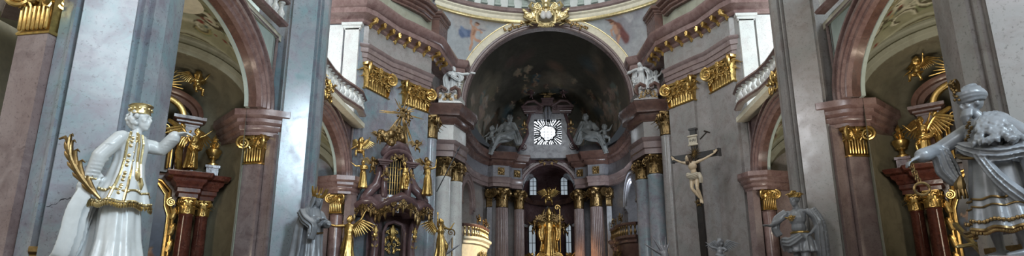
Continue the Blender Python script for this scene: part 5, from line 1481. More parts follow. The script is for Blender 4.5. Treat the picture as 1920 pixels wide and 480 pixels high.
# ------------------------------------------------------------------ side chapel altars (dark red marble and gilding)
def cyl_col(r, z0, z1, x, y, n=24):
    h = z1 - z0
    return MB().lathe([(r * 1.3, z0), (r * 1.3, z0 + .06), (r * 1.1, z0 + .1), (r * 1.2, z0 + .16), (r, z0 + .2), (r, z0 + h * .4), (r * .88, z1 - .06), (r * .96, z1 - .03), (r * .9, z1)], (x, y, 0), n)

def mirror_plan(mb, sx, pts, prof): return mb.plan([(sx * a, y) for a, y in pts], prof, side=-sx if False else sx)

def chapel_altar(s, first, origin, rotz):
    oth = {(-1, True): 'dark red marble altar glimpsed beyond the palm frond statue', (1, True): 'dark red marble altar with gilt frame beside the turbaned statue', (-1, False): 'dark altar deep in the second chapel behind the crowned statue', (1, False): 'dark altar deep in the second chapel behind the helmeted statue'}[(s, first)]
    t = thing('side_altar', oth, 'altar', origin, rotz, None, None, (1, 1, .97))
    P = lambda n, mb, m, par=None: part(n, mb, M[m], par or t, world=False)
    f = MB().box((0, .15, .55), (2.6, .7, 1.1)); f.box((0, .1, 1.13), (2.8, .85, .1))
    for sx in (-1, 1): f.box((sx * 1.42, .3, .95), (1.1, .8, 1.9)); f.box((sx * 1.42, .28, 1.93), (1.2, .9, .1))
    P('mensa', f, 'red')
    f = MB(); f.box((0, .55, 3.6), (1.5, .12, 3.6)); P('back_wall', f, 'brown')
    # painting with a curved gilt frame
    out = [(-.62, 2.2), (-.62, 4.3), (-.52, 4.55), (-.5, 4.85), (-.3, 5.1), (0, 5.2), (.3, 5.1), (.5, 4.85), (.52, 4.55), (.62, 4.3), (.62, 2.2)]
    nu, nv = 40, 90
    p = Paint(nu, nv, 1.0, 2.4, (.05, .06, .09)); rnd = random.Random(3)
    p.clouds((.11, .14, .20), 5, 1.2); p.clouds((.02, .015, .012), 6, 1.5, .5, .7, .9); p.blob(.5, .3, .5, .3, (.20, .08, .03), 0, .5, .6, .8)
    for k in range(6): p.figure(rnd.uniform(.2, .8), rnd.uniform(.3, 1.7), .35, (.26, .15, .09), rnd.choice(((.16, .06, .03), (.07, .09, .13), (.14, .11, .07))), rnd)
    def wid(z): return .6 if z < 4.3 else max(.04, .6 * math.sqrt(max(0, 1 - ((z - 4.3) / .92) ** 2)))
    G = [[V((wid(2.2 + 3.0 * j / (nv - 1)) * (-1 + 2 * i / (nu - 1)), .44, 2.2 + 3.0 * j / (nv - 1))) for j in range(nv)] for i in range(nu)]
    part('painting', surface_mesh('painting', G, p, M['oil']), None, t, world=False)
    f = MB(); path = [V((x, .40, z)) for x, z in out]
    f.tube(path, .055, n=8); f.tube([V((x * 1.14, .36, z + (.08 if z > 4.4 else 0))) for x, z in out], .035, n=8); f.tube([V((x * .93, .38, z - .02)) for x, z in out], .022, n=6)
    for sx in (-1, 1):
        for k in range(5): f.leaf((sx * .68, .32, 2.5 + .42 * k), (0, -1, 0), .16, .3, .35, up=(sx * .3, 0, 1))
        f.spiral((sx * .74, .3, 2.9), (sx, 0, 0), (0, 0, 1), .13); f.spiral((sx * .62, .3, 4.62), (sx, 0, 0), (0, 0, 1), .12)
    P('gilt_frame', f, 'gold')
    for sx in (-1, 1):
        for i, (x, y, r) in enumerate(((.98, .14, .19), (1.38, .44, .17))):
            c = P('column', cyl_col(r, 1.98, 4.3, sx * x, y), 'red')
            P('capital', cap_round(r * .92, .42, i).move(Matrix.Translation((sx * x, y, 4.3))), 'gold', c)
        # broken entablature stepping up and out
        pts = [(.74, .5), (.74, -.06), (1.18, -.06), (1.24, .2), (1.6, .24), (1.62, .6)]
        f = MB(); f.plan([(sx * a, y) for a, y in pts], [(-.3, 4.72), (.0, 4.72), (.0, 4.82), (.05, 4.86), (.05, 4.96), (.08, 4.98), (.1, 5.06), (.18, 5.12), (.2, 5.2), (.3, 5.24), (.34, 5.32), (.34, 5.36), (-.3, 5.36)], side=sx)
        f.prism([(sx * a, y) for a, y in ((.74, .6), (.74, 0), (1.15, 0), (1.3, .28), (1.6, .3), (1.6, .6))], 4.72, 5.3)
        P('entablature', f, 'red')
        f = MB().box((sx * 1.48, .42, 5.5), (.3, .3, .28)); f.box((sx * 1.48, .42, 5.67), (.36, .36, .07)); P('urn_block', f, 'red')
        f = MB().prism([(sx * a, y) for a, y in ((.55, .6), (.55, .2), (1.02, .25), (1.02, .6))], 5.36, 6.8)
        f.plan([(sx * a, y) for a, y in ((.55, .6), (.55, .2), (1.02, .25), (1.02, .6))], stepped(6.7, 6.95, (.02, .16), 3, -.1), side=sx); P('upper_pier', f, 'brown')
        f = MB(); f.tube([(sx * .68, .1, 5.45), (sx * .62, .06, 5.9), (sx * .66, .06, 6.3), (sx * .55, .06, 6.6), (sx * .3, .06, 6.75)], [.07, .09, .07, .08, .05], n=8)
        for k in range(5): f.leaf((sx * .66, .08, 5.5 + .24 * k), (0, -1, 0), .14, .24, .4, up=(-sx * .2, 0, 1))
        P('gilt_pilaster_scroll', f, 'gold')
    # curved upper pediment and inner dark window with gilt outline
    ar = [V((.98 * math.cos(a), .32, 6.95 + .62 * math.sin(a))) for a in np.linspace(0, PI, 25)]; nr = [V((math.cos(a), 0, math.sin(a))) for a in np.linspace(0, PI, 25)]
    f = MB().sweep(ar, nr, [V((0, -1, 0))] * 25, [(-.14, -.25), (-.14, .05), (-.02, .1), (0, .2), (.08, .26), (.1, .3), (.1, -.25)]); P('curved_pediment', f, 'brown')
    f = MB(); ar2 = [V((.62 * math.cos(a), .18, 6.9 + .52 * math.sin(a))) for a in np.linspace(0, PI, 21)]
    f.tube(ar2, .09, n=8, flat=.8)
    f.tube([(-.4, .15, 5.5), (-.4, .15, 6.3), (-.28, .15, 6.55), (-.12, .15, 6.6), (0, .15, 6.75), (.12, .15, 6.6), (.28, .15, 6.55), (.4, .15, 6.3), (.4, .15, 5.5)], .035, n=7)
    f.tube([(-.46, .12, 5.5), (-.46, .12, 6.33), (-.3, .12, 6.62), (-.14, .12, 6.68), (0, .12, 6.84), (.14, .12, 6.68), (.3, .12, 6.62), (.46, .12, 6.33), (.46, .12, 5.5)], .018, n=6)
    P('gilt_upper_frame', f, 'gold')
    f = MB().box((0, .3, 6.1), (1.0, .06, 1.4)); P('upper_panel', f, 'wood')
    f = MB()
    rnd = random.Random(7)
    for k in range(17):
        a = R(-8 + 196 * k / 16); e = V((math.cos(a), 0, math.sin(a))); f.tube([V((0, .1, 7.75)) + e * .14, V((0, .1, 7.75)) + e * rnd.uniform(.42, .72)], [.03, .012], n=5)
    f.ell((0, .08, 7.75), (.16, .1, .16)); P('gilt_sunburst', f, 'gold')
    if not first: return t
    # separate carved figures and urns standing on it
    Mx = Matrix.Translation(origin) @ Matrix.Rotation(rotz, 4, 'Z')
    W = lambda x, y, z: tuple(Mx @ V((x, y, z * .97)))
    nm = 'beyond the palm frond statue' if s < 0 else 'beside the turbaned statue'
    vis = 1 if s < 0 else -1
    for sx in (-1, 1):
        q = 'outer' if sx == vis else 'inner'
        u = thing('gilded_urn', f'gilt flaming urn on the {q} altar corner {nm}', 'urn', W(sx * 1.48, .42, 5.71), rotz); part('vase', urn(.85), M['gold'], u, world=False)
        putto('gilded_cherub', f'gilt cherub seated high on the {q} altar pediment {nm}', W(sx * .82, -.02, 7.44), rotz + sx * .5, 1, M['gold'], .75)
        a = thing('gilded_angel', f'gilt winged angel on the {q} altar cornice {nm}', 'angel', W(sx * .9, -.28, 5.40), rotz + sx * .5, None, None, .62)
        key = 'altar_angel'
        if key not in BASE: BASE[key] = angel_mesh('body', dict(chest=(.03, -.06, 1.28), head=(.05, -.14, 1.6), look=(.4, .2), R=((-.19, -.05, 1.4), (-.34, -.2, 1.25), (-.42, -.34, 1.4)), L=((.2, -.05, 1.4), (.36, -.14, 1.5), (.5, -.22, 1.66)), RL=((-.09, 0, .93), (-.16, -.3, .66), (-.15, -.2, .2)), LL=((.09, 0, .93), (.12, -.05, .5), (.14, .1, .1))), M['gold'], .02, None, 7, .16, [([(-.2, -.1, 1.0), (.05, -.25, .9), (.3, -.05, .95), (.42, .1, 1.15)], [.12, .2, .22, .1], .07, 3, 2, 22, (0, 0, 1))])[0]
        part('body', BASE[key], None, a, world=False)
        for w_ in (-1, 1):
            o = part('wing', wing(1.0, .4, w_), M['gold'], a, world=False); o.location = (w_ * .06, .1, 1.22)
    return t
for s in (-1, 1):
    chapel_altar(s, True, (s * 9.93, 15.90, 0), R(34) * -s)
    chapel_altar(s, False, (s * 10.35, 24.65, 0), R(34) * -s)
# gilt figure with a beam at the foot of the turbaned statue's chapel altar
a = thing('gilded_angel', 'gilt figure bent under a beam below the turbaned statue chapel altar', 'angel', (9.05, 14.55, 1.98), R(-20), None, None, .78)
part('body', angel_mesh('body', dict(chest=(0, -.12, 1.26), head=(.02, -.24, 1.54), look=(-.4, .4), R=((-.19, -.12, 1.38), (-.34, -.3, 1.3), (-.42, -.4, 1.5)), L=((.2, -.1, 1.38), (.34, -.25, 1.2), (.3, -.42, 1.35)), hair='long'), M['gold'], .022)[0], None, a, world=False)
b = thing('gilded_cross_beam', 'gilt cross beam held by the bent gilt figure in the turbaned statue chapel', 'cross', (9.05, 14.55, 1.98), R(-20), None, None, .78)
g = MB(); g.tube([(-.75, -.42, 1.95), (-.05, -.56, .75)], .07, n=4); g.tube([(-.8, -.5, 1.36), (.28, -.5, 1.5)], .05, n=6)
part('beam', g, M['goldpale'], b, world=False)

# ------------------------------------------------------------------ high altar
ha = thing('high_altar', 'dark marble high altar pedestal under the gilded bishop figure', 'altar', (0, 43.4, 0), 0)
f = MB().box((0, -.1, 2.0), (2.3, 1.8, 4.0)); f.plan([(-1.15, .7), (-1.15, -1.0), (1.15, -1.0), (1.15, .7)], stepped(3.9, 4.2, (.02, .2), 3, -.2)); f.box((0, -.15, 4.12), (2.3, 1.7, .2)); part('base', f, M['brown'], ha, world=False)
f = MB(); f.plan([(-.75, .5), (-.75, -.1), (-.35, -.3), (.35, -.3), (.75, -.1), (.75, .5)], [(-.3, 4.22), (.1, 4.22), (.1, 4.4), (.02, 4.5), (.0, 5.0), (.08, 5.1), (.16, 5.24), (.16, 5.3), (-.3, 5.3)]); f.box((0, .2, 4.76), (1.2, .5, 1.06)); part('gilded_plinth', f, M['golddark'], ha, world=False)
part('gilded_relief', flourish(1.3, .7, 21, 9, .1).move(Matrix.Translation((0, -.36, 4.75))), M['gold'], ha, world=False)
st = thing('gilded_statue', 'tall gilded bishop statue in a mitre over the high altar', 'statue', (0, 43.35, 5.31), 0, None, None, 1.62)
P_ = dict(head=(0, -.06, 1.66), look=(-.1, .05), beard=True, hair='short', sleeve=.6, R=((-.2, -.02, 1.42), (-.38, -.16, 1.24), (-.42, -.36, 1.32)), L=((.2, -.02, 1.42), (.36, -.1, 1.2), (.4, -.3, 1.36)))
bm_, Mx = angel_mesh('body', P_, M['gold'], .02, None, 9, .12, [([(-.3, -.1, 1.3), (-.36, -.12, 1.0), (-.3, -.1, .7)], [.2, .26, .16], .07, 3, 2), ([(.3, -.1, 1.3), (.36, -.12, 1.0), (.3, -.1, .7)], [.2, .26, .16], .07, 3, 4)], ([(0, .02, 1.5, .14, .11), (0, .03, 1.3, .27, .2), (0, .05, 1.0, .33, .26), (0, .06, .5, .36, .3), (0, .06, .25, .38, .3)], (-.5, PI + .5), .06))
part('body', bm_, None, st, world=False)
f = MB().lathe([(.095, .06), (.105, .1), (.11, .2), (.07, .3), (.02, .36)], n=16); f.v = [(x, y * .7, z) for x, y, z in f.v]; part('mitre', f.move(Mx), M['gold'], st, world=False)
cr = thing('crosier', 'gilded crosier beside the high altar bishop statue', 'staff', (0, 43.35, 5.31), 0, None, None, 1.62)
g = MB().tube([(.42, -.42, .2), (.42, -.42, 1.9)], .016, n=6); g.spiral((.42 - .1, -.42, 1.95), (1, 0, 0), (0, 0, 1), .12, a0=0, turns=1.4); part('staff', g, M['gold'], cr, world=False)
for sx in (-1, 1):
    a = thing('gilded_angel', 'gilt angel kneeling beside the high altar on the pulpit side' if sx < 0 else 'gilt angel reaching up beside the high altar on the crucifix side', 'angel', (sx * 1.05, 42.55, 4.23), sx * .5, None, None, .8)
    key = 'kneel'
    if key not in BASE: BASE[key] = angel_mesh('body', dict(chest=(0, -.08, 1.3), head=(0, -.14, 1.62), look=(0, -.3), R=((-.19, -.05, 1.4), (-.34, -.24, 1.3), (-.3, -.46, 1.45)), L=((.2, -.05, 1.4), (.36, -.2, 1.46), (.44, -.36, 1.66))), M['gold'], .022, None, 7, .15)[0]
    part('body', BASE[key], None, a, world=False)
    for w_ in (-1, 1):
        o = part('wing', wing(1.0, .4, w_), M['gold'], a, world=False); o.location = (w_ * .06, .1, 1.22)
# gilded reliquary group above
tb = thing('gilded_glory', 'gilded column of clouds and scrolls rising behind the high altar bishop', 'altarpiece', (0, 44.45, 4.23), 0)
g = MB().box((0, 0, 2.0), (1.0, .2, 4.0)); g.tube([(-.5, -.1, 2.6), (-.75, -.1, 3.2), (-.5, -.1, 3.9), (-.3, -.1, 4.4)], [.1, .14, .12, .06]); g.tube([(.5, -.1, 2.6), (.75, -.1, 3.2), (.5, -.1, 3.9), (.3, -.1, 4.4)], [.1, .14, .12, .06])
g.join(flourish(1.6, 1.4, 30, 12, .15).move(Matrix.Translation((0, -.2, 3.6)))); part('scrollwork', g, M['golddark'], tb, world=False)
putto('gilded_cherub', 'gilt cherub with raised arm at the very top of the high altar', (0, 44.3, 8.75), 0, 1, M['gold'], 1.35)
for sx, z, po in ((-1, 7.2, 0), (1, 7.0, 1)): putto('gilded_cherub', f'gilt cherub hovering beside the high altar bishop on the {"pulpit" if sx < 0 else "crucifix"} side', (sx * .95, 43.75, z - .3), sx * .5, po, M['golddark'], 1.0)
for sx in (-1, 1):
    c = thing('gilded_candlestick', f'gilt candlestick at the foot of the high altar on the {"pulpit" if sx < 0 else "crucifix"} side', 'candlestick', (sx * .4, 42.62, 4.23), 0)
    part('stem', MB().lathe([(.12, 0), (.12, .05), (.04, .1), (.06, .3), (.03, .4), (.07, .55), (.09, .6), (.02, .62)], n=12), M['gold'], c, world=False); part('candle', MB().lathe([(.03, .6), (.03, .95), (.01, .97)], n=10), M['cream'], c, world=False)

# ------------------------------------------------------------------ statues high in the choir
def choir_saint(s):
    if s < 0:
        t = thing('saint_statue', 'white robed statue with one arm stretched out above the sunlit paired columns', 'statue', (-4.72, 31.85, 12.43), R(25), None, None, (.98, .98, .86))
        P = dict(head=(0, -.06, 1.64), look=(.3, .1), beard=True, hair='curl', sleeve=.8, R=((-.2, 0, 1.42), (-.36, -.15, 1.24), (-.3, -.36, 1.12)), L=((.2, 0, 1.42), (.46, -.06, 1.36), (.78, -.1, 1.42)))
        ex = [([(.25, .05, 1.4), (.42, 0, 1.2), (.4, -.02, .95)], [.2, .3, .16], .07, 3, 2), ([(-.3, 0, 1.3), (-.42, 0, 1.0), (-.36, .05, .6), (-.3, .05, .3)], [.2, .32, .34, .2], .09, 3, 5), ([(-.3, -.15, 1.2), (.05, -.28, .95), (.36, -.1, .9)], [.16, .24, .12], .08, 3, 5, 22, (0, 0, 1))]
        part('body', angel_mesh('body', P, M['statue'], .02, None, 8, .14, ex, seed=2)[0], None, t, world=False)
        b = thing('open_book', 'white carved book held out by the white choir statue', 'book', (-4.72, 31.85, 12.43), R(25), None, None, (.98, .98, .86)); part('pages', MB().box((1.0, -.14, 1.5), (.26, .08, .1)), M['statue'], b, world=False)
        putto('stone_cherub', 'small white cherub perched on the scroll beside the white choir statue', (-4.36, 31.4, 12.5), R(30), 2, M['statue'], .62, wings=False)
    else:
        t = thing('saint_statue', 'pale draped statue leaning forward above the shaded paired columns', 'statue', (4.7, 31.85, 12.43), R(-35), None, None, (1.0, 1.0, .88))
        P = dict(head=(0, -.18, 1.58), look=(-.2, .35), hair='long', sleeve=.8, chest=(0, -.08, 1.3), R=((-.2, -.08, 1.4), (-.38, -.26, 1.26), (-.5, -.42, 1.12)), L=((.2, -.05, 1.4), (.4, -.06, 1.2), (.5, -.2, 1.0)))
        ex = [([(.3, 0, 1.3), (.45, .05, 1.0), (.4, .05, .5), (.36, 0, .1)], [.22, .36, .36, .3], .1, 3, 5), ([(-.26, 0, 1.4), (-.38, 0, 1.0), (-.32, .05, .5)], [.2, .3, .3], .09, 3, 5)]
        part('body', angel_mesh('body', P, M['statue'], .02, None, 8, .16, ex, seed=6)[0], None, t, world=False)
        putto('stone_cherub', 'pale cherub leaning against the draped choir statue', (5.32, 31.45, 12.43), R(-20), 1, M['statue'], 1.0, wings=False)
        putto('stone_cherub', 'small pale cherub sitting out on the scroll near the draped choir statue', (4.3, 31.45, 12.5), R(-30), 2, M['statue'], .66, wings=False)
for s in (-1, 1): choir_saint(s)

def recliner(s):
    t = thing('reclining_statue', f'grey statue reclining on the curved pediment {SIDE[s]} of the choir window', 'statue', (s * 2.4, 40.95, 12.2), 0, None, None, 1.7)
    P = dict(pel=(s * .0, -.05, .26), chest=(s * .1, -.02, .62), head=(s * -.02, -.1, .97), look=(-s * .5, .1), hair='curl', seed=4,
             R=((s * .1 - .19, -.02, .74), (s * .1 - .36, -.1, .5), (s * .1 - .34 - .1 * s, -.26, .34)), L=((s * .1 + .19, -.02, .74), (s * .1 + .36, -.1, .5), (s * .1 + .3 - .1 * s, -.26, .4)),
             RL=((s * -.02, -.1, .24), (s * .36, -.36, .24), (s * .62, -.3, -.14)), LL=((s * .06, .0, .2), (s * .42, -.2, .05), (s * .74, -.2, -.36)))
    mb = MB(); adult(mb, P)
    swath(mb, [(-s * .1, 0, .5), (s * .15, -.22, .3), (s * .42, -.34, .2), (s * .6, -.28, -.12), (s * .72, -.22, -.42)], [.2, .34, .36, .34, .2], .09, 4, 3, ref=(0, 1, 0))
    swath(mb, [(-s * .12, .04, .85), (-s * .2, .06, .5), (-s * .3, .02, .15), (-s * .32, -.02, -.02)], [.16, .3, .36, .2], .09, 4, 5, ref=(1, 0, 0))
    swath(mb, [(s * .1, .05, .85), (s * .3, .05, .6), (s * .5, -.02, .25)], [.2, .3, .2], .08, 3, 6, ref=(0, 1, 0))
    part('body', sculpt(mb, 'body', M['stonegrey'], .018, 2), None, t, world=False)
    putto('stone_cherub', f'grey cherub below the reclining statue {SIDE[s]} of the choir window', (s * 3.42, 39.5, 11.75), s * .4, 1, M['stonegrey'], 1.3, wings=False)
    putto('stone_cherub', f'dark cherub sitting on the window pediment {SIDE[s]}', (s * 1.05, 41.6, 15.42), -s * .4, 2, M['mauve'], .66, wings=True)
for s in (-1, 1): recliner(s)
# stone fragments rising into view in front of the columns
for s in (-1, 1):
    t = thing('stone_wing', f'dark grey carved wing tips spreading before the choir columns {SIDE[s]}', 'wing', (s * (4.7 if s > 0 else 4.55), 28.2, 0), 0)
    g = MB(); o = V((s * (4.7 if s > 0 else 4.55), 28.2, 4.1))
    for d, l, r in (((-.55, 0, .35), 1.0, .1), ((-.42, .1, .75), 1.0, .1), ((-.18, .1, .95), .95, .09), ((.1, .1, 1), .9, .08), ((.3, .1, .8), .75, .07)):
        e = V((d[0] * s if s > 0 else -d[0], d[1], d[2])).normalized(); g.tube([o, o + e * l * .4, o + e * l * .75, o + e * l], [r, r * 1.2, r * .7, .02], n=8, flat=.5, ref=(0, 1, 0))
    g.tube([o + V((0, .05, -1.6)), o + V((0, .05, -.6)), o + V((0, 0, .1))], [.3, .26, .16], n=12); g.lathe([(.5, 0), (.5, 2.4), (.35, 2.5), (.3, 3.0)], (o.x, o.y + .05, 0), 20)
    part('feathers', sculpt(g, 'feathers', M['iron' if False else 'lav'], .03, 1), None, t).location = -V(t.location)
t = thing('crosier', 'gilt crosier hook standing before the pale choir columns', 'staff', (-4.55, 31.6, 0)); g = MB().tube([(-4.55, 31.6, 0), (-4.55, 31.6, 5.3)], .035, n=8); g.spiral((-4.62, 31.6, 5.55), (1, 0, 0), (0, 0, 1), .2, a0=-.6, turns=1.5, rr=.18); part('hook', g, M['golddark'], t)
# ------------------------------------------------------------------ pulpit against the dome pier
PU = V((-6.0, 25.9, 0)); PR = R(30)
t = thing('pulpit', 'mauve marble pulpit canopy with gilded rocaille below a burst of golden rays', 'pulpit', PU, PR)
P = lambda n, mb, m, par=None: part(n, mb, M[m], par or t, world=False)
# canopy outline (local, front -Y), with rising and falling lobes
ol = []
def lob(x0, x1, y0, y1, n=9): return [(x0 + (x1 - x0) * i / n, y0 + (y1 - y0) * i / n) for i in range(n + 1)]
pts = [(-1.5, .75), (-1.52, .45), (-1.44, .15), (-1.25, -.1), (-1.0, -.22), (-.8, -.28), (-.66, -.42), (-.5, -.62), (-.28, -.8), (0, -.88), (.28, -.8), (.5, -.62), (.66, -.42), (.8, -.28), (1.0, -.22), (1.25, -.1), (1.44, .15), (1.52, .45), (1.5, .75)]
zo = []
for x, y in pts:
    a = abs(x); zo.append(.30 * max(0, 1 - a / .62) ** .8 + (.22 * math.exp(-((a - 1.12) / .22) ** 2)) - (.06 if .6 < a < .85 else 0))
N = []
for i in range(len(pts)):
    a = V(pts[max(i - 1, 0)]); b = V(pts[min(i + 1, len(pts) - 1)]); d = (b - a).normalized(); N.append(V((d.y, -d.x, 0)))
prof = [(-.5, -.1), (-.02, -.1), (.0, -.02), (.05, .02), (.05, .1), (.14, .14), (.2, .24), (.2, .3), (.12, .34), (.05, .42), (-.05, .46), (-.25, .5), (-.5, .52)]
Z0 = 5.55
P('canopy', MB().sweep([V((x, y, Z0 + z)) for (x, y), z in zip(pts, zo)], N, [V((0, 0, 1))] * len(pts), prof), 'mauve')
f = MB().prism([(x * .75, y * .75) for x, y in pts], Z0 - .02, Z0 + .3); P('canopy_ceiling', f, 'mauve')
# lambrequin of gilt tassels along the rim
for i in range(1, len(pts) - 1):
    x, y = pts[i]; n = N[i]
    g = flourish(.42, .42, 100 + i, 5, .04); g.tube([(0, -.03, -.1), (0, -.03, -.24), (0, -.02, -.36)], [.05, .06, .02], n=6)
    d = V((-n.y, n.x, 0)); g.move(frame_M((x + n.x * .1, y + n.y * .1, Z0 + zo[i] - .02), (d.x, d.y), (n.x, n.y)))
    P('gilt_tassel', g, 'golddark')
# volutes climbing to the lantern
for sx in (-1, 1):
    f = MB().tube([(sx * 1.25, .1, Z0 + .5), (sx * 1.0, .05, Z0 + .9), (sx * .78, .1, Z0 + 1.1), (sx * .66, .2, Z0 + 1.5), (sx * .62, .25, Z0 + 2.0)], [.16, .2, .2, .15, .12], n=10)
    f.spiral((sx * 1.22, .02, Z0 + .62), (sx, 0, 0), (0, 0, 1), .2); P('scroll', f, 'mauve')
f = MB().prism([(-.95, .8), (-.95, .2), (-.5, -.1), (.5, -.1), (.95, .2), (.95, .8)], Z0 + .4, Z0 + .75); P('attic', f, 'mauve')
# lantern with arched opening
f = MB()
for sx in (-1, 1):
    f.tube([(sx * .46, .0, Z0 + .7), (sx * .5, -.02, Z0 + 1.2), (sx * .46, 0, Z0 + 1.75), (sx * .52, 0, Z0 + 2.0)], [.15, .12, .11, .13], n=10); f.box((sx * .52, .3, Z0 + 1.4), (.2, .3, 1.4))
ar = [V((.5 * math.cos(a), .05, Z0 + 2.0 + .42 * math.sin(a))) for a in np.linspace(0, PI, 21)]; nr = [V((math.cos(a), 0, math.sin(a))) for a in np.linspace(0, PI, 21)]
f.sweep(ar, nr, [V((0, -1, 0))] * 21, [(-.1, -.3), (-.1, .06), (0, .1), (.05, .2), (.14, .24), (.18, .24), (.18, -.3)])
for sx in (-1, 1): f.plan([(sx * .4, .4), (sx * .4, -.12), (sx * .72, -.12), (sx * .72, .4)], stepped(Z0 + 1.9, Z0 + 2.1, (.02, .14), 3, -.2), side=sx)
P('lantern', f, 'mauve')
f = MB().box((0, .45, Z0 + 1.5), (.9, .1, 1.7)); P('lantern_back', f, 'wood')
g = MB()
for x in (-.2, -.1, 0, .1, .2): g.tube([(x, .2, Z0 + .8), (x, .2, Z0 + 2.2)], .014, n=5)
for z in (1.0, 1.3, 1.6, 1.9): g.tube([(-.32, .2, Z0 + z), (.32, .2, Z0 + z)], .014, n=5)
P('gilt_lattice', g, 'gold')
for k, (x, z, w, h) in enumerate(((0, 2.2, .7, .35), (-.5, 1.5, .3, .7), (.5, 1.5, .3, .7), (0, .55, 1.2, .35))):
    P('gilt_ornament', flourish(w, h, 120 + k, 7, .06).move(Matrix.Translation((x, -.2 if k < 3 else -.16, Z0 + z))), 'golddark')
# cap, clouds and rays
f = MB().tube([(-.5, .2, Z0 + 2.45), (-.3, .15, Z0 + 2.75), (0, .12, Z0 + 2.82), (.3, .15, Z0 + 2.75), (.5, .2, Z0 + 2.45)], [.16, .2, .22, .2, .16], n=10); P('cap', f, 'mauve')
cl = MB(); rnd = random.Random(3)
for i in range(34):
    a = rnd.uniform(0, 6.28); cl.ell((-.1 + .55 * math.cos(a) * rnd.random() - .15, .12 + .12 * math.sin(a), Z0 + 3.0 + rnd.uniform(-.15, .35)), rnd.uniform(.09, .2), nu=9, nv=7)
part('gilt_cloud', sculpt(cl, 'gilt_cloud', M['golddark'], .03, 2), None, t, world=False)
g = MB(); c = V((.12, .05, Z0 + 4.15))
for i in range(26):
    a = R(-90 + rnd.gauss(0, 18)) if i < 15 else rnd.uniform(-.3, 3.4) ; l = rnd.uniform(1.0, 1.5) if i < 15 else rnd.uniform(.35, 1.0)
    e = V((math.cos(a), rnd.uniform(-.25, .1), math.sin(a))); w = V((-e.z, 0, e.x)) * .035
    g.tube([c + e * .1, c + e * l * .6, c + e * l], [.022, .034, .01], n=5, flat=.4)
for i in range(14): g.ell(c + V((rnd.uniform(-.2, .2), rnd.uniform(-.1, .05), rnd.uniform(-.2, .2))), rnd.uniform(.05, .1), nu=8, nv=6)
P('gilt_ray', g, 'golddark')
# backboard below the canopy
f = MB()
for sx in (-1, 1):
    f.tube([(sx * .95, .15, Z0 - .1), (sx * .78, .0, Z0 - .5), (sx * .7, .05, Z0 - 1.1), (sx * .75, .05, Z0 - 1.9), (sx * .85, .05, Z0 - 2.6)], [.2, .18, .15, .17, .2], n=10)
    f.tube([(sx * .42, -.02, Z0 - 2.7), (sx * .42, -.02, Z0 - .7), (sx * .3, -.02, Z0 - .38), (0, -.02, Z0 - .28)], [.07] * 4, n=8)
f.box((0, .5, 4.2), (1.9, .2, 2.9)); P('backboard', f, 'mauve')
f = MB().box((0, .36, 4.1), (.76, .06, 2.4)); P('niche_panel', f, 'wood')
P('gilt_relief', flourish(.6, 1.5, 140, 11, .08).move(Matrix.Translation((0, .3, 4.55))), 'gold')
for sx in (-1, 1): P('gilt_drop', flourish(.28, 1.1, 141, 7, .06).move(Matrix.Translation((sx * .78, -.12, 4.6))), 'gold')
# basket of the pulpit (mostly below the picture)
f = MB(); f.lathe([(.3, 1.3), (.6, 1.6), (.95, 2.2), (1.0, 2.6), (1.1, 2.7), (1.05, 2.8), (1.05, 3.3), (1.15, 3.4), (1.15, 3.5), (.9, 3.5)], (0, -.2, 0), 28); f.lathe([(.5, 0), (.45, .5), (.3, 1.32)], (0, -.2, 0), 20); P('basket', f, 'mauve')
Mx = Matrix.Translation(PU) @ Matrix.Rotation(PR, 4, 'Z')
W = lambda x, y, z: tuple(Mx @ V((x, y, z)))
def gangel(label, loc, rz, P_, k=.7, wings=True, tilt=(0, 0), key=None, m='gold', extra=None, wl=1.0):
    a = thing('gilded_angel', label, 'angel', loc, rz, None, None, k, tilt)
    part('body', angel_mesh('body', P_, M[m], .024, None, 7, .16, extra)[0], None, a, world=False)
    if wings:
        for w_ in (-1, 1):
            o = part('wing', wing(wl, .4, w_), M[m], a, world=False); o.location = (w_ * .06, .1, 1.22)
    return a
up = dict(chest=(0, -.04, 1.3), head=(0, -.08, 1.62))
gangel('gilt winged angel stretching both arms out below the arch end of the pulpit canopy', W(-1.78, -.12, 3.55), PR - .5, dict(look=(-.6, -.1), R=((-.2, 0, 1.42), (-.5, -.1, 1.4), (-.8, -.15, 1.5)), L=((.2, 0, 1.42), (.45, -.1, 1.62), (.55, 0, 1.9)), RL=((-.09, 0, .93), (-.2, -.1, .5), (-.2, .05, .1))), 1.02, wl=.75)
gangel('gilt winged angel holding up the column end of the pulpit canopy', W(1.92, -.02, 3.9), PR + .5, dict(look=(.4, -.2), R=((-.2, 0, 1.42), (-.35, -.1, 1.62), (-.3, -.05, 1.9)), L=((.2, 0, 1.42), (.5, -.1, 1.36), (.72, -.1, 1.6)), LL=((.09, 0, .93), (.25, -.2, .6), (.3, .0, .2))), .9, wl=.75)
gangel('gilt seated figure at the middle of the pulpit canopy top', W(.1, -.66, 6.4), PR, dict(look=(.3, .2), chest=(.05, -.05, 1.25), RL=((-.09, 0, .93), (-.15, -.4, .85), (-.15, -.4, .4)), LL=((.09, 0, .93), (.2, -.35, .7), (.2, -.2, .3)), R=((-.2, 0, 1.38), (-.4, -.15, 1.2), (-.5, -.3, 1.3))), .62, False)
gangel('gilt figure with raised arm on the column end of the pulpit canopy top', W(1.15, -.4, 6.3), PR + .4, dict(look=(-.4, -.1), R=((-.2, 0, 1.42), (-.3, -.2, 1.3), (-.2, -.4, 1.4)), L=((.2, 0, 1.42), (.42, -.1, 1.5), (.45, -.1, 1.8))), .8, False)
gangel('gilt figure crouching on the arch end of the pulpit canopy top', W(-1.38, -.14, 6.42), PR - .4, dict(look=(-.3, .3), chest=(0, -.15, 1.22), head=(0, -.25, 1.5), R=((-.19, -.1, 1.34), (-.4, -.2, 1.3), (-.6, -.25, 1.45)), L=((.2, -.1, 1.34), (.3, -.3, 1.15), (.15, -.45, 1.1))), .66, False)
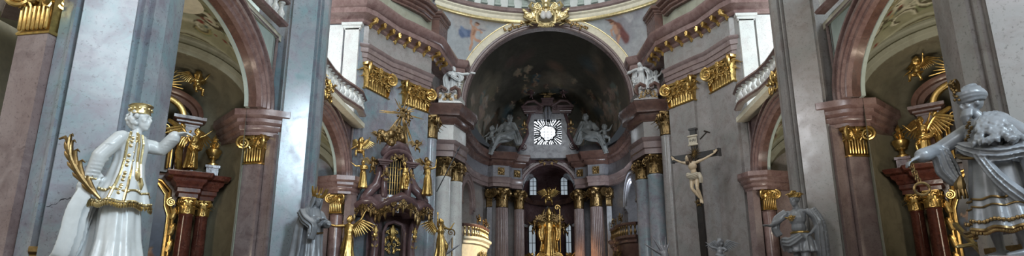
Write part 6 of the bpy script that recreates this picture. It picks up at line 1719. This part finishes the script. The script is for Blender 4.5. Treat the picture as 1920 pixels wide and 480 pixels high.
sp = thing('spear', 'thin dark spear slanting over the pulpit canopy', 'spear', W(1.5, -.55, 6.15), 0); g = MB().tube([(0, 0, .35), (.75, .35, 2.1)], .022, n=6); g.tube([(.75, .35, 2.1), (.83, .39, 2.3)], [.045, .008], n=6); part('shaft', g, M['iron'], sp, world=False)
gr = 'gilded cherubs around the pulpit lantern'
for i, (x, y, z, po, k, lb) in enumerate(((-1.35, .25, 7.55, 1, .95, 'gilt cherub floating beside the pulpit lantern towards the chapel arch'), (-.75, .1, 8.25, 0, .6, 'gilt cherub peeping out of the low end of the pulpit cloud'), (-.1, -.15, 8.5, 2, .6, 'gilt cherub in the middle of the pulpit cloud'), (.62, .0, 8.0, 1, .6, 'gilt cherub beside the pulpit cap towards the columns'), (.98, -.05, 7.15, 0, .75, 'gilt cherub standing on the lantern scroll towards the columns'), (-.95, -.05, 7.0, 2, .7, 'gilt cherub on the lantern scroll towards the arch'), (.2, -.2, 9.05, 0, .62, 'gilt cherub hanging among the golden rays over the pulpit'))):
    putto('gilded_cherub', lb, W(x * 1.12, y - .25, z), PR + (-.3 + .1 * i), po, M['gold' if i < 1 else 'golddark'], k, gr)

# ------------------------------------------------------------------ crucifix before the opposite dome pier
CX = V((6.0, 26.6, 0)); CR = R(-38)
t = thing('crucifix', 'tall black wooden cross with inscribed tablet leaning before the dome pier', 'crucifix', CX, CR, None, None, 1, (R(2), 0))
P = lambda n, mb, m, par=None: part(n, mb, M[m], par or t, world=False)
f = MB().box((0, 0, 4.5), (.24, .16, 8.9)); f.box((0, 0, 7.86), (2.0, .16, .24))
for x in (-1, 1): f.box((x * 1.0, 0, 7.86), (.08, .2, .3))
f.box((0, 0, 8.95), (.32, .2, .08)); P('cross_beam', f, 'wood')
f = MB().box((0, -.1, 8.48), (.34, .04, .34)); f.tube([(-.19, -.12, 8.66), (.19, -.12, 8.66)], .04, n=7); f.tube([(-.19, -.12, 8.3), (.19, -.12, 8.3)], .04, n=7); P('tablet', f, 'cloth')
cu = bpy.data.curves.new('lettering', 'FONT'); cu.body = 'INRI'; cu.size = .15; cu.align_x = 'CENTER'; cu.extrude = .004
fo = bpy.data.objects.new('raw', cu); COL.objects.link(fo); me = bpy.data.meshes.new_from_object(fo.evaluated_get(bpy.context.evaluated_depsgraph_get())); bpy.data.objects.remove(fo)
me.name = 'lettering'; me.materials.clear(); me.materials.append(M['wood']); o = part('lettering', me, None, t, world=False); o.location = (0, -.125, 8.43); o.rotation_euler = (PI / 2, 0, 0)
g = MB()
for k in range(16): a = 2 * PI * k / 16; g.tube([(0, -.1, 7.95), (.3 * math.cos(a), -.1, 7.95 + .3 * math.sin(a))], [.02, .006], n=5)
P('gilt_halo', g, 'golddark')
P('gilt_plaque', flourish(.3, .3, 9, 5, .04).move(Matrix.Translation((0, -.1, 6.0))), 'golddark')
f = MB(); f.tube([(.3, -.05, 8.5), (.6, -.02, 8.75)], [.03, .03], n=5); f.tube([(.5, -.05, 8.78), (.7, -.02, 8.68)], [.04, .03], n=5); P('bracket_hook', f, 'wood')
fg = thing('crucified_figure', 'pale carved figure hanging with raised arms on the black cross', 'statue', CX, CR, None, None, 1, (R(2), 0))
mb = MB(); hm = MB(); o = V((0, -.3, 6.02))
T = lambda x, y, z: tuple(o + V((x, y, z)) * 1.12)
torso(mb, T(.03, 0, .88), T(0, -.04, 1.24), 1.1, .85)
head(mb, V(T(-.1, -.14, 1.5)), -.5, .5, .3, 1.15, True, 'long', 4, hm)
mb.tube([T(0, -.04, 1.34), T(-.06, -.08, 1.45)], .06, n=8)
for sx in (-1, 1):
    sh = V(T(sx * .18, -.02, 1.36)); wr = V((sx * .84, -.14, 7.82)); el = sh.lerp(wr, .48) + V((0, -.02, -.03)); arm(mb, sh, el, wr, 1.05, (sx * .6, 0, .6), (0, 1, 0), 0, .4)
leg(mb, T(-.07, 0, .84), T(-.02, -.2, .44), T(.2, -.05, .06), T(.24, -.14, -.08), 1.08); leg(mb, T(.1, 0, .84), T(.16, -.16, .42), T(.24, -.03, .04), T(.3, -.12, -.1), 1.08)
part('body', sculpt(mb, 'body', M['skin'], .014, 2), None, fg, world=False); part('dark_hair', sculpt(hm, 'dark_hair', M['hair'], .012, 1), None, fg, world=False)
mb = MB(); swath(mb, [T(-.2, -.04, .95), T(0, -.15, .86), T(.2, -.06, .92)], [.2, .26, .22], .09, 4, 3, ref=(0, 0, 1)); swath(mb, [T(.2, -.04, .98), T(.26, -.04, .8), T(.24, -.02, .62)], [.14, .2, .14], .06, 3, 3, ref=(0, 1, 0)); swath(mb, [T(-.17, .04, .92), T(0, .08, .9), T(.18, .04, .92)], [.18, .2, .18], .05, 3, 4, ref=(0, 0, 1))
part('loincloth', sculpt(mb, 'loincloth', M['cloth'], .014, 1), None, fg, world=False)
putto('stone_cherub', 'grey winged cherub at the foot of the tall black cross', (6.28, 25.55, 3.46), R(-30), 0, M['statuegrey'], 1.05)
t = thing('statue_plinth', 'grey plinth carrying the cherub below the cross', 'plinth', (6.28, 25.55, 0)); part('block', MB().lathe([(.5, 0), (.5, .3), (.38, .4), (.36, 3.2), (.45, 3.3), (.45, 3.415)], (6.28, 25.55, 0), 24), M['lav'], t)

for s in (-1, 1): putto('stone_cherub', f'dark stone figure perched high above the dome cornice {SIDE[s]}', (s * 5.7, 30.75, 16.43), s * .6, 2, M['lav'], 1.1, wings=False)
# ------------------------------------------------------------------ light
def area(name, loc, target, size, energy, col=(1, 1, 1), sy=None):
    l = bpy.data.lights.new(name, 'AREA'); l.energy = energy; l.color = col; l.size = size
    if sy: l.shape = 'RECTANGLE'; l.size_y = sy
    o = bpy.data.objects.new(name, l); COL.objects.link(o); o.location = loc
    o.rotation_euler = (V(target) - V(loc)).to_track_quat('-Z', 'Y').to_euler()
    return o
def spot(name, loc, target, energy, col, ang, blend=.5, rad=.3):
    l = bpy.data.lights.new(name, 'SPOT'); l.energy = energy; l.color = col; l.spot_size = R(ang); l.spot_blend = blend; l.shadow_soft_size = rad
    o = bpy.data.objects.new(name, l); COL.objects.link(o); o.location = loc
    o.rotation_euler = (V(target) - V(loc)).to_track_quat('-Z', 'Y').to_euler()
COOL = (.80, .90, 1.0); WARM = (1.0, .72, .42)
area('west_window_light', (2.6, -9, 12.5), (-1, 14, 5), 5, 1700, (.86, .93, 1.0), 9)
area('dome_light', (0, 16.5, 21.5), (0, 34, 12.5), 8, 1600, (.9, .95, 1.0))
area('dome_light_low', (0, 22, 22.5), (0, 24, 0), 8, 320, (.9, .95, 1.0))
area('choir_window_light', (4.3, 38.2, 8.3), (-3, 39.5, 11.5), 1.0, 170, COOL, 2)
for s in (-1, 1):
    area('gallery_window_light', (s * 12.5, 21.5, 12.5), (s * 7.6, 25.5, 11.3), 2.5, 430, COOL, 4)
    area('nave_window_light', (s * 10.5, -3.5, 12.5), (-s * 6, 15, 6), 3, 3100 if s > 0 else 650, (.68, .86, 1.0) if s > 0 else (.95, .95, 1.0), 5)
spot('sunbeam', (4.2, 36.6, 9.0), (-3.75, 38.2, 5.8), 6500, (1.0, .80, .52), 25, .35, .1)
spot('altar_lamp', (.3, 39.9, 3.6), (2.6, 42.2, 5.2), 900, (1.0, .6, .3), 46, .8, .3)
spot('altar_lamp_high', (0, 38.5, 4.0), (0, 43.3, 6.5), 420, (1.0, .8, .5), 26, .7, .3)
for s in (-1, 1): area('chapel_vault_light', (s * 7.3, 13.2, 5.2), (s * 9, 14.6, 8.6), .8, 45 if s < 0 else 75, (1, .93, .8)); area('chapel_vault_light', (s * 7.9, 22.0, 5.2), (s * 9.4, 23.4, 8.6), .8, 60, (1, .93, .8))
for s in (-1, 1): area('chapel_fill', (s * 9.4, 13.9, 3.2), (s * 10.0, 16.2, 6), .5, 25, (1, .85, .65))  # fill added to brighten the side altars, not a lamp of the chapels

w = bpy.data.worlds.new('World'); SC.world = w; w.use_nodes = True
w.node_tree.nodes['Background'].inputs['Color'].default_value = (.55, .62, .7, 1)
w.node_tree.nodes['Background'].inputs['Strength'].default_value = .06

cam = bpy.data.cameras.new('Camera'); co = bpy.data.objects.new('Camera', cam); COL.objects.link(co)
cam.sensor_fit = 'HORIZONTAL'; cam.sensor_width = 36; cam.lens = 36 * 1264 / 1920; cam.clip_end = 200; cam.clip_start = .05
co.location = (0, 0, EYE); co.rotation_euler = (PI / 2 + R(15.899), 0, R(3.155))
SC.camera = co
vs = SC.view_settings
SC.display_settings.display_device = 'sRGB'; vs.view_transform = 'Standard'; vs.look = 'None'; vs.exposure = 0.0; vs.gamma = 1; vs.use_curve_mapping = False
SC.cycles.max_bounces = 6; SC.cycles.diffuse_bounces = 3; SC.cycles.glossy_bounces = 3
SC.cycles.use_denoising = True
